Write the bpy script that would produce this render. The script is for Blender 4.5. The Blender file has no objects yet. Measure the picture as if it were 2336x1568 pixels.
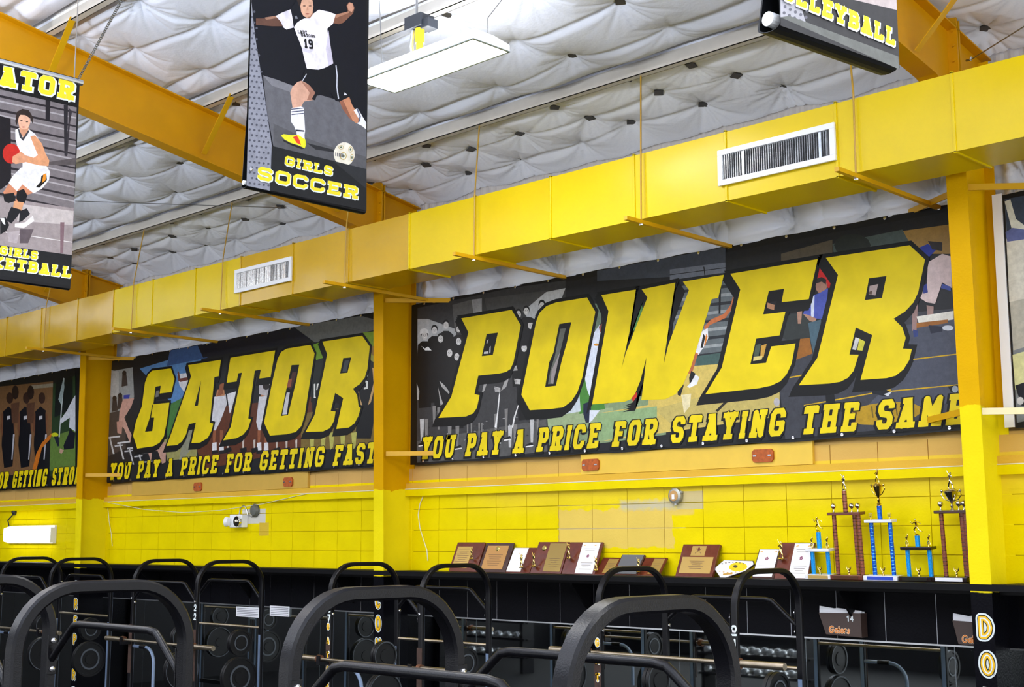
import bpy, math, random
import numpy as np
from mathutils import Vector, Matrix
from mathutils.geometry import tessellate_polygon
random.seed(7); rng = np.random.RandomState(5)
S = bpy.context.scene
COL = S.collection
H = 2.85                       # eye height above the gym floor
D = 9.2                        # far wall
# ------------------------------------------------------------------ camera
RX = Vector((0.71329117, -0.10342836, -0.69319426))
RY = Vector((0.70086471, 0.10231094, 0.70591864))
RZ = Vector((-0.00209065, -0.98936093, 0.14546677))
FP = 3042.78
cam_d = bpy.data.cameras.new('camera'); cam = bpy.data.objects.new('camera', cam_d); COL.objects.link(cam)
cam_d.sensor_fit = 'HORIZONTAL'; cam_d.sensor_width = 36; cam_d.lens = FP/2336*36
cam_d.clip_start = .05; cam_d.clip_end = 200
right = Vector((RX[0], RY[0], RZ[0])); up = -Vector((RX[1], RY[1], RZ[1])); back = -Vector((RX[2], RY[2], RZ[2]))
m = Matrix((right, up, back)).transposed().to_4x4(); m.translation = (0, 0, H); cam.matrix_world = m
S.camera = cam
# ------------------------------------------------------------------ world, exposure
w = bpy.data.worlds.new('daylight'); S.world = w; w.use_nodes = True
w.node_tree.nodes['Background'].inputs[0].default_value = (.93, .96, 1, 1)
w.node_tree.nodes['Background'].inputs[1].default_value = 3.4
S.view_settings.view_transform = 'Standard'; S.view_settings.look = 'None'
S.view_settings.gamma = 1; S.view_settings.use_curve_mapping = False; S.view_settings.exposure = 0.47
LAMP = 34.0                    # base watts of the area lights, added ones included
def area(name, loc, size, sy, power, col=(1, .98, .95), rot=(0, 0, 0)):
    l = bpy.data.lights.new(name, 'AREA'); l.shape = 'RECTANGLE'; l.size = size; l.size_y = sy; l.energy = power; l.color = col
    o = bpy.data.objects.new(name, l); COL.objects.link(o); o.location = loc; o.rotation_euler = rot
    return o
for x in (-19, -14.5, -10, -5.5, -1):
    for y in (3.4, -1.2):
        if (x, y) in ((-5.5, 3.4),): y = 2.6
        area('added_downlight', (x, y, H+3.1), 1.2, .35, LAMP*(1.3 if x > -8 else 1.0))  # added lights out of frame, to light the room evenly
        area('added_uplight', (x, y-2.2, H+2.3), 1.2, .35, LAMP*(6.5 if x > -8 else 5), col=(.86, .92, 1), rot=(math.pi, 0, 0))  # added upward lights that brighten the ceiling blanket
# ------------------------------------------------------------------ helpers
def ray(px, py):
    d = Vector((px-1168, py-784, FP))
    return Vector((RX.dot(d), RY.dot(d), RZ.dot(d)))
def atY(px, py, Y):
    d = ray(px, py); d = d*(Y/d[1]); return Vector((d[0], d[1], d[2]+H))
def atX(px, py, X):
    d = ray(px, py); d = d*(X/d[0]); return Vector((d[0], d[1], d[2]+H))
def lin(c):
    return tuple(((v/255)/12.92 if v/255 <= .04045 else ((v/255+.055)/1.055)**2.4) for v in c)
MATS = {}
def nd(nt, t, **k):
    n = nt.nodes.new(t)
    for a, b in k.items(): setattr(n, a, b)
    return n
def mat(name, rgb, rough=.5, metal=0, var=.0, vscale=8, bump=0, bscale=30, emit=None, es=0, coat=0, spec=.5):
    if name in MATS: return MATS[name]
    mt = bpy.data.materials.new(name); mt.use_nodes = True; nt = mt.node_tree; b = nt.nodes['Principled BSDF']
    c = lin(rgb); b.inputs['Base Color'].default_value = (*c, 1); b.inputs['Roughness'].default_value = rough
    b.inputs['Metallic'].default_value = metal; b.inputs['Coat Weight'].default_value = coat
    b.inputs['Specular IOR Level'].default_value = spec
    g = nd(nt, 'ShaderNodeNewGeometry')
    if var:
        n = nd(nt, 'ShaderNodeTexNoise'); n.inputs['Scale'].default_value = vscale; n.inputs['Detail'].default_value = 5
        nt.links.new(g.outputs['Position'], n.inputs['Vector'])
        r = nd(nt, 'ShaderNodeMapRange'); r.inputs[1].default_value = .3; r.inputs[2].default_value = .7
        r.inputs[3].default_value = 1-var; r.inputs[4].default_value = 1+var
        nt.links.new(n.outputs['Fac'], r.inputs[0])
        h = nd(nt, 'ShaderNodeHueSaturation'); h.inputs['Color'].default_value = (*c, 1)
        nt.links.new(r.outputs[0], h.inputs['Value']); nt.links.new(h.outputs[0], b.inputs['Base Color'])
    if bump:
        n = nd(nt, 'ShaderNodeTexNoise'); n.inputs['Scale'].default_value = bscale; n.inputs['Detail'].default_value = 3
        nt.links.new(g.outputs['Position'], n.inputs['Vector'])
        bp = nd(nt, 'ShaderNodeBump'); bp.inputs['Strength'].default_value = bump; bp.inputs['Distance'].default_value = .02
        nt.links.new(n.outputs['Fac'], bp.inputs['Height']); nt.links.new(bp.outputs[0], b.inputs['Normal'])
    if emit: b.inputs['Emission Color'].default_value = (*lin(emit), 1); b.inputs['Emission Strength'].default_value = es
    MATS[name] = mt; return mt
def boxmask(nt, pos, x0, x1, z0, z1, soft=.02, wob=.05, nscale=9):
    """paint patch: 1 inside the world rectangle x0..x1, z0..z1 with a brushed edge"""
    n = nd(nt, 'ShaderNodeTexNoise'); n.inputs['Scale'].default_value = nscale; nt.links.new(pos, n.inputs['Vector'])
    s = nd(nt, 'ShaderNodeVectorMath', operation='SUBTRACT'); nt.links.new(n.outputs['Color'], s.inputs[0]); s.inputs[1].default_value = (.5, .5, .5)
    sc = nd(nt, 'ShaderNodeVectorMath', operation='SCALE'); nt.links.new(s.outputs[0], sc.inputs[0]); sc.inputs['Scale'].default_value = wob
    ad = nd(nt, 'ShaderNodeVectorMath', operation='ADD'); nt.links.new(sc.outputs[0], ad.inputs[0]); nt.links.new(pos, ad.inputs[1])
    sp = nd(nt, 'ShaderNodeSeparateXYZ'); nt.links.new(ad.outputs[0], sp.inputs[0])
    out = None
    for ax, a, b in ((0, x0, x1), (2, z0, z1)):
        for e, sg in ((a, 1), (b, -1)):
            if e is None: continue
            r = nd(nt, 'ShaderNodeMapRange'); nt.links.new(sp.outputs[ax], r.inputs[0])
            r.inputs[1].default_value = e-soft; r.inputs[2].default_value = e+soft
            r.inputs[3].default_value = 0 if sg > 0 else 1; r.inputs[4].default_value = 1 if sg > 0 else 0
            if out is None: out = r.outputs[0]
            else:
                mu = nd(nt, 'ShaderNodeMath', operation='MULTIPLY'); nt.links.new(out, mu.inputs[0]); nt.links.new(r.outputs[0], mu.inputs[1]); out = mu.outputs[0]
    return out
def patch_mat(name, base, patches, rough=.45, bump=.15, bscale=60):
    """painted surface whose coats of paint end where the painters stopped"""
    mt = bpy.data.materials.new(name); mt.use_nodes = True; nt = mt.node_tree; b = nt.nodes['Principled BSDF']
    b.inputs['Roughness'].default_value = rough; b.inputs['Specular IOR Level'].default_value = .05
    g = nd(nt, 'ShaderNodeNewGeometry'); cur = None
    n = nd(nt, 'ShaderNodeTexNoise'); n.inputs['Scale'].default_value = 3; n.inputs['Detail'].default_value = 6; nt.links.new(g.outputs['Position'], n.inputs['Vector'])
    for rgb, bx in patches:
        mk = boxmask(nt, g.outputs['Position'], *bx[:4], **(bx[4] if len(bx) > 4 else {}))
        mx = nd(nt, 'ShaderNodeMix', data_type='RGBA'); nt.links.new(mk, mx.inputs[0])
        if cur is None: mx.inputs[6].default_value = (*lin(base), 1)
        else: nt.links.new(cur, mx.inputs[6])
        mx.inputs[7].default_value = (*lin(rgb), 1); cur = mx.outputs[2]
    h = nd(nt, 'ShaderNodeHueSaturation')
    r = nd(nt, 'ShaderNodeMapRange'); r.inputs[1].default_value = .3; r.inputs[2].default_value = .7; r.inputs[3].default_value = .95; r.inputs[4].default_value = 1.04
    nt.links.new(n.outputs['Fac'], r.inputs[0]); nt.links.new(r.outputs[0], h.inputs['Value'])
    nt.links.new(cur, h.inputs['Color']); nt.links.new(h.outputs[0], b.inputs['Base Color'])
    n2 = nd(nt, 'ShaderNodeTexNoise'); n2.inputs['Scale'].default_value = bscale; nt.links.new(g.outputs['Position'], n2.inputs['Vector'])
    bp = nd(nt, 'ShaderNodeBump'); bp.inputs['Strength'].default_value = bump; bp.inputs['Distance'].default_value = .01
    nt.links.new(n2.outputs['Fac'], bp.inputs['Height']); nt.links.new(bp.outputs[0], b.inputs['Normal'])
    MATS[name] = mt; return mt
class MB:
    def __init__(s): s.v = []; s.f = []; s.mi = []; s.c = []
    def face(s, idx, mi=0, c=None): s.f.append(tuple(idx)); s.mi.append(mi); s.c.append(c)
    def pts(s, ps):
        b = len(s.v); s.v += [tuple(p) for p in ps]; return b
    def hexa(s, p, mi=0, c=None):      # 8 corners: bottom loop then top loop
        b = s.pts(p)
        for q in ((3, 2, 1, 0), (4, 5, 6, 7), (0, 1, 5, 4), (1, 2, 6, 5), (2, 3, 7, 6), (3, 0, 4, 7)): s.face([b+i for i in q], mi, c)
    def box(s, x0, x1, y0, y1, z0, z1, mi=0, c=None):
        s.hexa([(x0, y0, z0), (x1, y0, z0), (x1, y1, z0), (x0, y1, z0), (x0, y0, z1), (x1, y0, z1), (x1, y1, z1), (x0, y1, z1)], mi, c)
    def bar(s, p, q, wd, ht, up=(0, 0, 1), mi=0):
        p = Vector(p); q = Vector(q); d = (q-p).normalized(); a = d.cross(Vector(up))
        if a.length < 1e-4: a = d.cross(Vector((1, 0, 0)))
        a.normalize(); b = a.cross(d).normalized(); a = a*wd/2; b = b*ht/2
        s.hexa([p-a-b, p+a-b, p+a+b, p-a+b, q-a-b, q+a-b, q+a+b, q-a+b], mi)
    def tube(s, path, r, n=8, mi=0, caps=True, closed=False):
        path = [Vector(p) for p in path]; rr = r if isinstance(r, (list, tuple)) else [r]*len(path); L = len(path); rings = []; prev = None
        for i, p in enumerate(path):
            if closed: t = path[(i+1) % L]-path[i-1]
            else: t = path[min(i+1, L-1)]-path[max(i-1, 0)]
            t.normalize()
            if prev is None: a = t.cross(Vector((0, 0, 1))) if abs(t.z) < .9 else t.cross(Vector((1, 0, 0)))
            else: a = prev-t*prev.dot(t)
            a.normalize(); prev = a; b = t.cross(a)
            rings.append(s.pts([p+(a*math.cos(2*math.pi*k/n)+b*math.sin(2*math.pi*k/n))*rr[i] for k in range(n)]))
        for i in range(L if closed else L-1):
            u, v = rings[i], rings[(i+1) % L]
            for k in range(n): s.face([u+k, u+(k+1) % n, v+(k+1) % n, v+k], mi)
        if caps and not closed:
            s.face([rings[0]+k for k in range(n)][::-1], mi); s.face([rings[-1]+k for k in range(n)], mi)
    def rsweep(s, path, N, wN, wR, mi=0):   # rectangular tube swept in the plane with normal N
        path = [Vector(p) for p in path]; N = Vector(N); L = len(path); rings = []
        for i, p in enumerate(path):
            t = (path[min(i+1, L-1)]-path[max(i-1, 0)]).normalized(); r = t.cross(N).normalized()
            c = .18
            ring = []
            for (sa, sb) in ((-1, -1), (1, -1), (1, 1), (-1, 1)):
                ca = min(wN, wR)*c
                if sa*sb > 0: q = ((sa*(wN/2), sb*(wR/2-ca)), (sa*(wN/2-ca), sb*wR/2))
                else: q = ((sa*(wN/2-ca), sb*wR/2), (sa*wN/2, sb*(wR/2-ca)))
                for a_, b_ in q: ring.append(p+N*a_+r*b_)
            rings.append(s.pts(ring))
        n = 8
        for i in range(L-1):
            u, v = rings[i], rings[i+1]
            for k in range(n): s.face([u+k, u+(k+1) % n, v+(k+1) % n, v+k], mi)
        s.face([rings[0]+k for k in range(n)][::-1], mi); s.face([rings[-1]+k for k in range(n)], mi)
    def lathe(s, prof, c=(0, 0, 0), n=14, mi=0, axis='z'):
        c = Vector(c); rings = []
        for (r, h) in prof:
            ps = []
            for k in range(n):
                a = 2*math.pi*k/n; x, y = r*math.cos(a), r*math.sin(a)
                ps.append(c+(Vector((x, y, h)) if axis == 'z' else Vector((h, x, y)) if axis == 'x' else Vector((x, h, y))))
            rings.append(s.pts(ps))
        for u, v in zip(rings, rings[1:]):
            for k in range(n): s.face([u+k, u+(k+1) % n, v+(k+1) % n, v+k], mi)
        s.face([rings[0]+k for k in range(n)][::-1], mi); s.face([rings[-1]+k for k in range(n)], mi)
    def ball(s, c, r, n=10, mi=0, sz=1):
        pr = [(max(r*math.sin(math.pi*i/6), 1e-4), -r*sz*math.cos(math.pi*i/6)) for i in range(7)]
        s.lathe(pr, c, n, mi)
    def build(s, name, mats, parent=None, smooth=False, kind=None, origin=None, bevel=0):
        me = bpy.data.meshes.new(name)
        o_ = Vector(origin) if origin is not None else Vector((0, 0, 0))
        if parent is not None and origin is None:
            o_ = Vector(parent.get('org', (0, 0, 0)))
        vs = [tuple(Vector(p)-o_) for p in s.v]
        me.from_pydata(vs, [], s.f)
        if not isinstance(mats, (list, tuple)): mats = [mats]
        for m_ in mats: me.materials.append(m_)
        me.polygons.foreach_set('material_index', s.mi)
        if any(c is not None for c in s.c):
            at = me.color_attributes.new('Col', 'FLOAT_COLOR', 'CORNER'); arr = []
            for f, c in zip(s.f, s.c): arr += list((*(c or (1, 1, 1)), 1))*len(f)
            at.data.foreach_set('color', arr)
        if smooth: me.polygons.foreach_set('use_smooth', [True]*len(s.f))
        me.validate(); me.update()
        o = bpy.data.objects.new(name, me); COL.objects.link(o)
        if parent is not None: o.parent = parent
        else: o.location = o_
        if smooth:
            try: me.set_sharp_from_angle(angle=math.radians(40))
            except Exception: pass
        if bevel:
            bm_ = o.modifiers.new('bevel', 'BEVEL'); bm_.width = bevel; bm_.segments = 2; bm_.limit_method = 'ANGLE'
        if kind: o['kind'] = kind
        return o
def thing(name, label, cat, loc, group=None, kind=None):
    o = bpy.data.objects.new(name, None); COL.objects.link(o); o.location = loc; o['org'] = tuple(loc)
    o.empty_display_size = .1
    if label: o['label'] = label
    if cat: o['category'] = cat
    if group: o['group'] = group
    if kind: o['kind'] = kind
    return o
def tag(o, label, cat, group=None):
    o['label'] = label; o['category'] = cat
    if group: o['group'] = group
    return o
def dup(root, loc, label=None, group=None):
    r = root.copy(); COL.objects.link(r); r.location = loc
    if label: r['label'] = label
    if group: r['group'] = group
    for ch in list(root.children):
        c = ch.copy(); COL.objects.link(c); c.parent = r
        for g_ in list(ch.children):
            d = g_.copy(); COL.objects.link(d); d.parent = c
    return r
# ------------------------------------------------------------------ materials
YEL = (234, 212, 2); OCH = (214, 160, 4); TAN = (226, 196, 92)
M_floor = mat('rubber_floor', (14, 14, 15), .85, bump=.2, bscale=80, spec=.12)
M_blackwall = mat('black_paint', (10, 10, 13), .6, var=.1, spec=.2)
M_wall = patch_mat('wall_paint', YEL, [
    (TAN, (-8.335, -7.02, H-.07, H+.26, dict(soft=.004, wob=.10))),
    (TAN, (-7.35, -6.80, H+.20, H+.262, dict(soft=.01, wob=.04))),
    ((196, 190, 160), (-7.60, -6.98, H+.255, H+.33, dict(soft=.02, wob=.06, nscale=20))),
    ((200, 188, 140), (-6.98, -6.70, H+.25, H+.40, dict(soft=.003, wob=.004))),
    ((205, 165, 95), (None, None, H+.60, None, dict(soft=.003, wob=.0))),
    ((220, 178, 88), (-9.4, None, H+.60, None, dict(soft=.4, wob=.0))),
    ((205, 202, 190), (-13.40, -12.93, H+.19, H+.36, dict(soft=.003, wob=.004))),
    ((214, 182, 60), (-13.05, -12.86, H+.05, H+.20, dict(soft=.003, wob=.01))),
    ((14, 14, 18), (None, None, None, H-.33, dict(soft=.002, wob=.004))),
], rough=.42)
M_ledge = patch_mat('ledge_paint', YEL, [((222, 176, 62), (None, None, H+.508, None, dict(soft=.003, wob=.006)))], rough=.4)
M_col = {}
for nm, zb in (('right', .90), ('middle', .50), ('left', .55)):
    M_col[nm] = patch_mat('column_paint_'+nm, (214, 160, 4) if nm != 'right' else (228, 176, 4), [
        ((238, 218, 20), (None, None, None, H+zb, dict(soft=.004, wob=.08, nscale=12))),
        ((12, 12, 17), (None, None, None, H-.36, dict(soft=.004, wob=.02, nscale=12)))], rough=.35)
M_duct = mat('duct_paint_yellow', (228, 199, 0), .3, var=.03, vscale=3, bump=.22, bscale=2.2, spec=.3)
M_ducto = mat('duct_paint_ochre', (206, 164, 8), .22, var=.05, vscale=3, bump=.35, bscale=2.2, spec=.45)
M_steelO = mat('rafter_paint', (212, 152, 0), .4, var=.05, vscale=4, spec=.3)
M_strap = mat('strap_paint', (216, 164, 8), .4)
M_insul = mat('insulation_facing', (236, 241, 255), .55, bump=.10, bscale=45)
M_purlin = mat('purlin_primer', (205, 200, 192), .5, var=.06, vscale=6)
M_corr = mat('corrugated_liner', (196, 190, 184), .5)
M_white = mat('white_enamel', (240, 242, 244), .35)
M_dark = mat('dark_steel', (38, 38, 42), .45, .3)
M_rack = mat('rack_powder_coat', (13, 13, 17), .34, .0, var=.15, vscale=30, bump=.08, bscale=200, spec=.22)
M_bolt = mat('zinc_bolt', (215, 215, 220), .2, .9)
M_bar = mat('barbell_steel', (150, 138, 120), .35, .9, var=.15, vscale=20)
M_rust = mat('rusty_steel', (110, 70, 45), .6, .4, var=.3, vscale=25)
M_bluegrey = mat('blue_grey_coat_and_sheen', (112, 130, 158), .4)  # handle colour; on the leg strips it stands in for sheen
M_wear = mat('worn_primer', (64, 44, 36), .6, .2, var=.3, vscale=25)
M_plate = mat('iron_plate', (20, 20, 22), .45, .0, spec=.3)
M_plateg = mat('grey_plate_ring', (80, 86, 94), .4, .0)
M_mirror = mat('mirror_glass', (215, 222, 222), .02, 1.0)
M_alu = mat('aluminium', (190, 192, 196), .3, .9)
M_galv = mat('galvanised', (175, 178, 182), .25, .9, var=.2, vscale=30)
M_shelf = mat('shelf_black', (10, 10, 13), .5, var=.2, vscale=8, spec=.15)
M_wood = mat('plaque_wood', (104, 48, 34), .2, var=.15, vscale=20, coat=.4)
M_wooddk = mat('plaque_wood_dark', (70, 42, 34), .18, var=.1, coat=.4)
M_gold = mat('gold_trophy', (232, 205, 120), .14, 1.0)
M_silver = mat('silver_trophy', (225, 220, 205), .12, 1.0)
M_goldpl = mat('brass_plate', (214, 180, 104), .25, .55)
M_paper = mat('certificate_paper', (238, 238, 242), .5)
M_blue = mat('blue_foil', (30, 160, 245), .2, .25, var=.25, vscale=120, coat=.4)
M_bluedk = mat('blue_prism_foil', (24, 104, 226), .2, .35, var=.7, vscale=70, coat=.4)
M_brown = mat('brown_wood_column', (146, 84, 64), .18, .1, var=.25, vscale=60, coat=.6)
M_marblew = mat('white_marble', (228, 228, 232), .2, var=.05)
M_marbleb = mat('black_marble', (34, 22, 18), .15)
M_brick = mat('rust_block', (176, 84, 22), .6, var=.25, vscale=40)
M_wire = mat('white_wire', (225, 220, 190), .5)
M_chain = mat('chain_steel', (150, 150, 150), .3, .9)
M_vinylk = mat('vinyl_black', (14, 15, 18), .4, spec=.3)
M_box = mat('file_box_brown', (66, 50, 44), .5)
def print_mat(name, rough):
    mt = bpy.data.materials.new(name); mt.use_nodes = True; nt = mt.node_tree; b = nt.nodes['Principled BSDF']
    b.inputs['Roughness'].default_value = rough; b.inputs['Specular IOR Level'].default_value = .25
    a = nd(nt, 'ShaderNodeAttribute', attribute_name='Col')
    g = nd(nt, 'ShaderNodeNewGeometry'); n = nd(nt, 'ShaderNodeTexNoise'); n.inputs['Scale'].default_value = 22; n.inputs['Detail'].default_value = 6; n.inputs['Roughness'].default_value = .7
    nt.links.new(g.outputs['Position'], n.inputs['Vector'])
    r = nd(nt, 'ShaderNodeMapRange'); r.inputs[1].default_value = .3; r.inputs[2].default_value = .7; r.inputs[3].default_value = .8; r.inputs[4].default_value = 1.15
    nt.links.new(n.outputs['Fac'], r.inputs[0])
    h = nd(nt, 'ShaderNodeHueSaturation'); nt.links.new(a.outputs['Color'], h.inputs['Color']); nt.links.new(r.outputs[0], h.inputs['Value'])
    nt.links.new(h.outputs[0], b.inputs['Base Color']); return mt
M_print = print_mat('vinyl_photo_print', .38)
M_letter = mat('printed_yellow', (230, 206, 4), .45, var=.11, vscale=3.5, spec=.25)
M_outline = mat('printed_black', (12, 13, 15), .45, spec=.25)
M_lwhite = mat('printed_white', (218, 226, 226), .45, spec=.25)
M_ygold = mat('decal_gold', (240, 186, 10), .4)
M_hletter = mat('printed_pale_yellow', (234, 212, 40), .45, spec=.25)
# ------------------------------------------------------------------ stroke font (varsity slab letters)
F_ = {
 'A': ([[(.1, 0), (.44, 1), (.56, 1), (.9, 0)], [(.25, .33), (.75, .33)], [(-.04, 0), (.3, 0)], [(.7, 0), (1.04, 0)], [(.25, 1), (.56, 1)]], 1),
 'B': ([[(.15, 0), (.15, 1)], [(0, 1), (.78, 1), (.93, .86), (.93, .66), (.78, .52), (.15, .52)], [(.78, .52), (1, .38), (1, .14), (.82, 0), (0, 0)]], .95),
 'C': ([[(1, .72), (1, .84), (.8, 1), (.2, 1), (0, .84), (0, .16), (.2, 0), (.8, 0), (1, .16), (1, .28)]], .95),
 'D': ([[(.15, 0), (.15, 1)], [(0, 1), (.75, 1), (1, .82), (1, .18), (.75, 0), (0, 0)]], .95),
 'E': ([[(.15, 0), (.15, 1)], [(0, 1), (1, 1), (1, .78)], [(.15, .52), (.7, .52)], [(0, 0), (1, 0), (1, .22)]], .92),
 'F': ([[(.15, 0), (.15, 1)], [(0, 1), (1, 1), (1, .78)], [(.15, .5), (.7, .5)], [(-.04, 0), (.42, 0)]], .9),
 'G': ([[(1, .72), (1, .84), (.8, 1), (.2, 1), (0, .84), (0, .16), (.2, 0), (.8, 0), (1, .16), (1, .45), (.62, .45)]], .98),
 'H': ([[(.12, 0), (.12, 1)], [(.88, 0), (.88, 1)], [(.12, .5), (.88, .5)], [(0, 0), (.3, 0)], [(.7, 0), (1, 0)], [(0, 1), (.3, 1)], [(.7, 1), (1, 1)]], 1),
 'I': ([[(.5, 0), (.5, 1)], [(.1, 0), (.9, 0)], [(.1, 1), (.9, 1)]], .45),
 'K': ([[(.12, 0), (.12, 1)], [(.92, 1), (.2, .48), (.95, 0)], [(0, 0), (.3, 0)], [(0, 1), (.3, 1)], [(.75, 1), (1, 1)], [(.75, 0), (1.04, 0)]], 1),
 'L': ([[(.15, 0), (.15, 1)], [(0, 1), (.36, 1)], [(0, 0), (1, 0), (1, .28)]], .88),
 'M': ([[(.1, 0), (.1, 1), (.5, .35), (.9, 1), (.9, 0)], [(-.04, 0), (.24, 0)], [(.76, 0), (1.04, 0)]], 1.2),
 'N': ([[(.12, 0), (.12, 1), (.88, 0), (.88, 1)], [(0, 0), (.3, 0)], [(.7, 1), (1, 1)]], 1.02),
 'O': ([[(.2, 0), (.8, 0), (1, .16), (1, .84), (.8, 1), (.2, 1), (0, .84), (0, .16), (.2, 0)]], .95),
 'P': ([[(.15, 0), (.15, 1)], [(0, 1), (.8, 1), (1, .86), (1, .56), (.8, .44), (.15, .44)], [(0, 0), (.4, 0)]], .93),
 'R': ([[(.15, 0), (.15, 1)], [(0, 1), (.8, 1), (1, .86), (1, .62), (.8, .48), (.15, .48)], [(.6, .48), (.9, 0)], [(0, 0), (.36, 0)], [(.78, 0), (1.05, 0)]], 1),
 'S': ([[(1, .76), (1, .86), (.8, 1), (.2, 1), (0, .86), (0, .68), (.18, .53), (.82, .47), (1, .32), (1, .14), (.8, 0), (.2, 0), (0, .14), (0, .26)]], .92),
 'T': ([[(.5, 0), (.5, 1)], [(0, .8), (0, 1), (1, 1), (1, .8)], [(.25, 0), (.75, 0)]], .92),
 'U': ([[(.1, 1), (.1, .16), (.28, 0), (.72, 0), (.9, .16), (.9, 1)], [(-.02, 1), (.26, 1)], [(.74, 1), (1.02, 1)]], .98),
 'V': ([[(.06, 1), (.5, 0), (.94, 1)], [(-.04, 1), (.26, 1)], [(.74, 1), (1.04, 1)]], 1),
 'W': ([[(.04, 1), (.26, 0), (.5, .8), (.74, 0), (.96, 1)], [(-.04, 1), (.2, 1)], [(.8, 1), (1.04, 1)]], 1.25),
 'Y': ([[(.08, 1), (.5, .45), (.92, 1)], [(.5, .45), (.5, 0)], [(-.04, 1), (.26, 1)], [(.74, 1), (1.04, 1)], [(.28, 0), (.72, 0)]], .98),
 '1': ([[(.2, .78), (.55, 1), (.55, 0)], [(.2, 0), (.9, 0)]], .6),
 '2': ([[(0, .75), (.05, .88), (.25, 1), (.75, 1), (.95, .85), (.95, .62), (0, .08), (0, 0), (1, 0)]], .8),
 '4': ([[(.75, 0), (.75, 1), (0, .35), (1, .35)]], .8),
 '7': ([[(0, 1), (1, 1), (.35, 0)]], .8),
 '9': ([[(.9, .55), (.25, .48), (0, .62), (0, .86), (.2, 1), (.8, 1), (1, .86), (1, .2), (.8, 0), (.1, 0)]], .8),
}
def text_polys(s, height, total=None, slant=0, wt=.22, gap=.28, grow=0, wscale=.62, space=.45):
    """convex polygons (u, v) of a line of slab letters, baseline at v=0"""
    adv = 0
    for ch in s: adv += (space if ch == ' ' else F_[ch][1]*wscale+gap*wscale)
    adv -= gap*wscale
    k = height; sx = (total/(adv*height)) if total else 1
    t = wt*height; g = grow; out = []; x = 0; letters = []
    for ch in s:
        out = []; letters.append(out)
        if ch == ' ': x += space; continue
        strokes, cw = F_[ch]; cw *= wscale
        ux = lambda px_, py_: (x*k*sx + t/2 + px_*(cw*k*sx-t), t/2+py_*(height-t))
        for st in strokes:
            pp = [Vector(ux(a, b)) for a, b in st]
            for i in range(len(pp)-1):
                a, b = pp[i], pp[i+1]; d = (b-a)
                if d.length < 1e-6: continue
                d.normalize(); n = Vector((-d.y, d.x)); h = t/2+g
                e0 = h*.96 if i == 0 else h*.4; e1 = h*.96 if i == len(pp)-2 else h*.4
                if abs(d.x) < .15 and (b-a).length < height*.34:
                    if i == 0: e0 = h*.15
                    if i == len(pp)-2: e1 = h*.15
                closed_ = (Vector(st[0])-Vector(st[-1])).length < 1e-6
                if closed_: e0 = e1 = h*.4
                if abs(d.x) > .99: hh = h*.92
                else: hh = h
                out.append([a-d*e0-n*hh, b+d*e1-n*hh, b+d*e1+n*hh, a-d*e0+n*hh])
                if i > 0: out.append([a+Vector((math.cos(q*math.pi/4+.39), math.sin(q*math.pi/4+.39)))*h*1.02 for q in range(8)])
        x += cw+gap*wscale
    return [[[(p[0]+slant*p[1], p[1]) for p in poly] for poly in o_] for o_ in letters if o_]
class Sheet:
    """flat printed sheet: a plane in the room; pixel coordinates are unprojected onto it"""
    def __init__(s, O, U, V): s.O = Vector(O); s.U = Vector(U).normalized(); s.V = Vector(V).normalized(); s.N = s.U.cross(s.V).normalized(); s.k = 0; s.mb = MB(); s.lim = None
    def uv(s, px, py):
        d = ray(px, py); o = Vector((0, 0, H)); t = (s.O-o).dot(s.N)/d.dot(s.N); p = o+d*t-s.O; return (p.dot(s.U), p.dot(s.V))
    def world(s, u, v, off=0): return s.O+s.U*u+s.V*v+s.N*off
    def nxt(s): s.k += 1; return .0015+s.k*.000014
    def add(s, mb, loops, off, mi=0, c=None):
        ls = [[Vector((a, b, 0)) for a, b in lp] for lp in loops]
        tri = tessellate_polygon(ls); flat = [p for lp in ls for p in lp]
        b = mb.pts([s.world(p.x, p.y, off) for p in flat])
        for t in tri:
            a0, a1, a2 = (flat[i] for i in t)
            if (a1-a0).cross(a2-a0).z < 0: t = t[::-1]
            mb.face([b+i for i in t], mi, c)
    def poly(s, pts, rgb, px=True, loops=None):
        lp = [[s.uv(*p) for p in pts]] if px else [pts]
        if s.lim:
            for ax, lo, sg in ((0, s.lim[0], 1), (0, s.lim[1], -1), (1, s.lim[2], 1), (1, s.lim[3], -1)):
                src = lp[0]; out = []
                for i in range(len(src)):
                    A_, B_ = src[i-1], src[i]; da, db = (A_[ax]-lo)*sg, (B_[ax]-lo)*sg
                    if (da < 0) != (db < 0):
                        q = da/(da-db); out.append((A_[0]+(B_[0]-A_[0])*q, A_[1]+(B_[1]-A_[1])*q))
                    if db >= 0: out.append(tuple(B_))
                lp[0] = out
                if len(out) < 3: return
        s.add(s.mb, lp, s.nxt(), 0, lin(rgb))
    def ell(s, cx, cy, rx, ry, rgb, rot=0, n=12):
        s.poly([(cx+rx*math.cos(a)*math.cos(rot)-ry*math.sin(a)*math.sin(rot), cy+rx*math.cos(a)*math.sin(rot)+ry*math.sin(a)*math.cos(rot)) for a in [2*math.pi*i/n for i in range(n)]], rgb)
def offset_poly(p, d):
    A = sum(p[i-1][0]*p[i][1]-p[i][0]*p[i-1][1] for i in range(len(p)))
    if A < 0: d = -d
    out = []; n = len(p)
    for i in range(n):
        a, b, c = Vector(p[i-1]), Vector(p[i]), Vector(p[(i+1) % n])
        e = (b-a).normalized(); f = (c-b).normalized(); n1 = Vector((e.y, -e.x)); n2 = Vector((f.y, -f.x)); m_ = n1+n2
        if m_.length < .3: m_ = n1
        m_.normalize(); k = d/max(m_.dot(n1), .45); out.append(tuple(b+m_*k))
    return out
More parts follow.
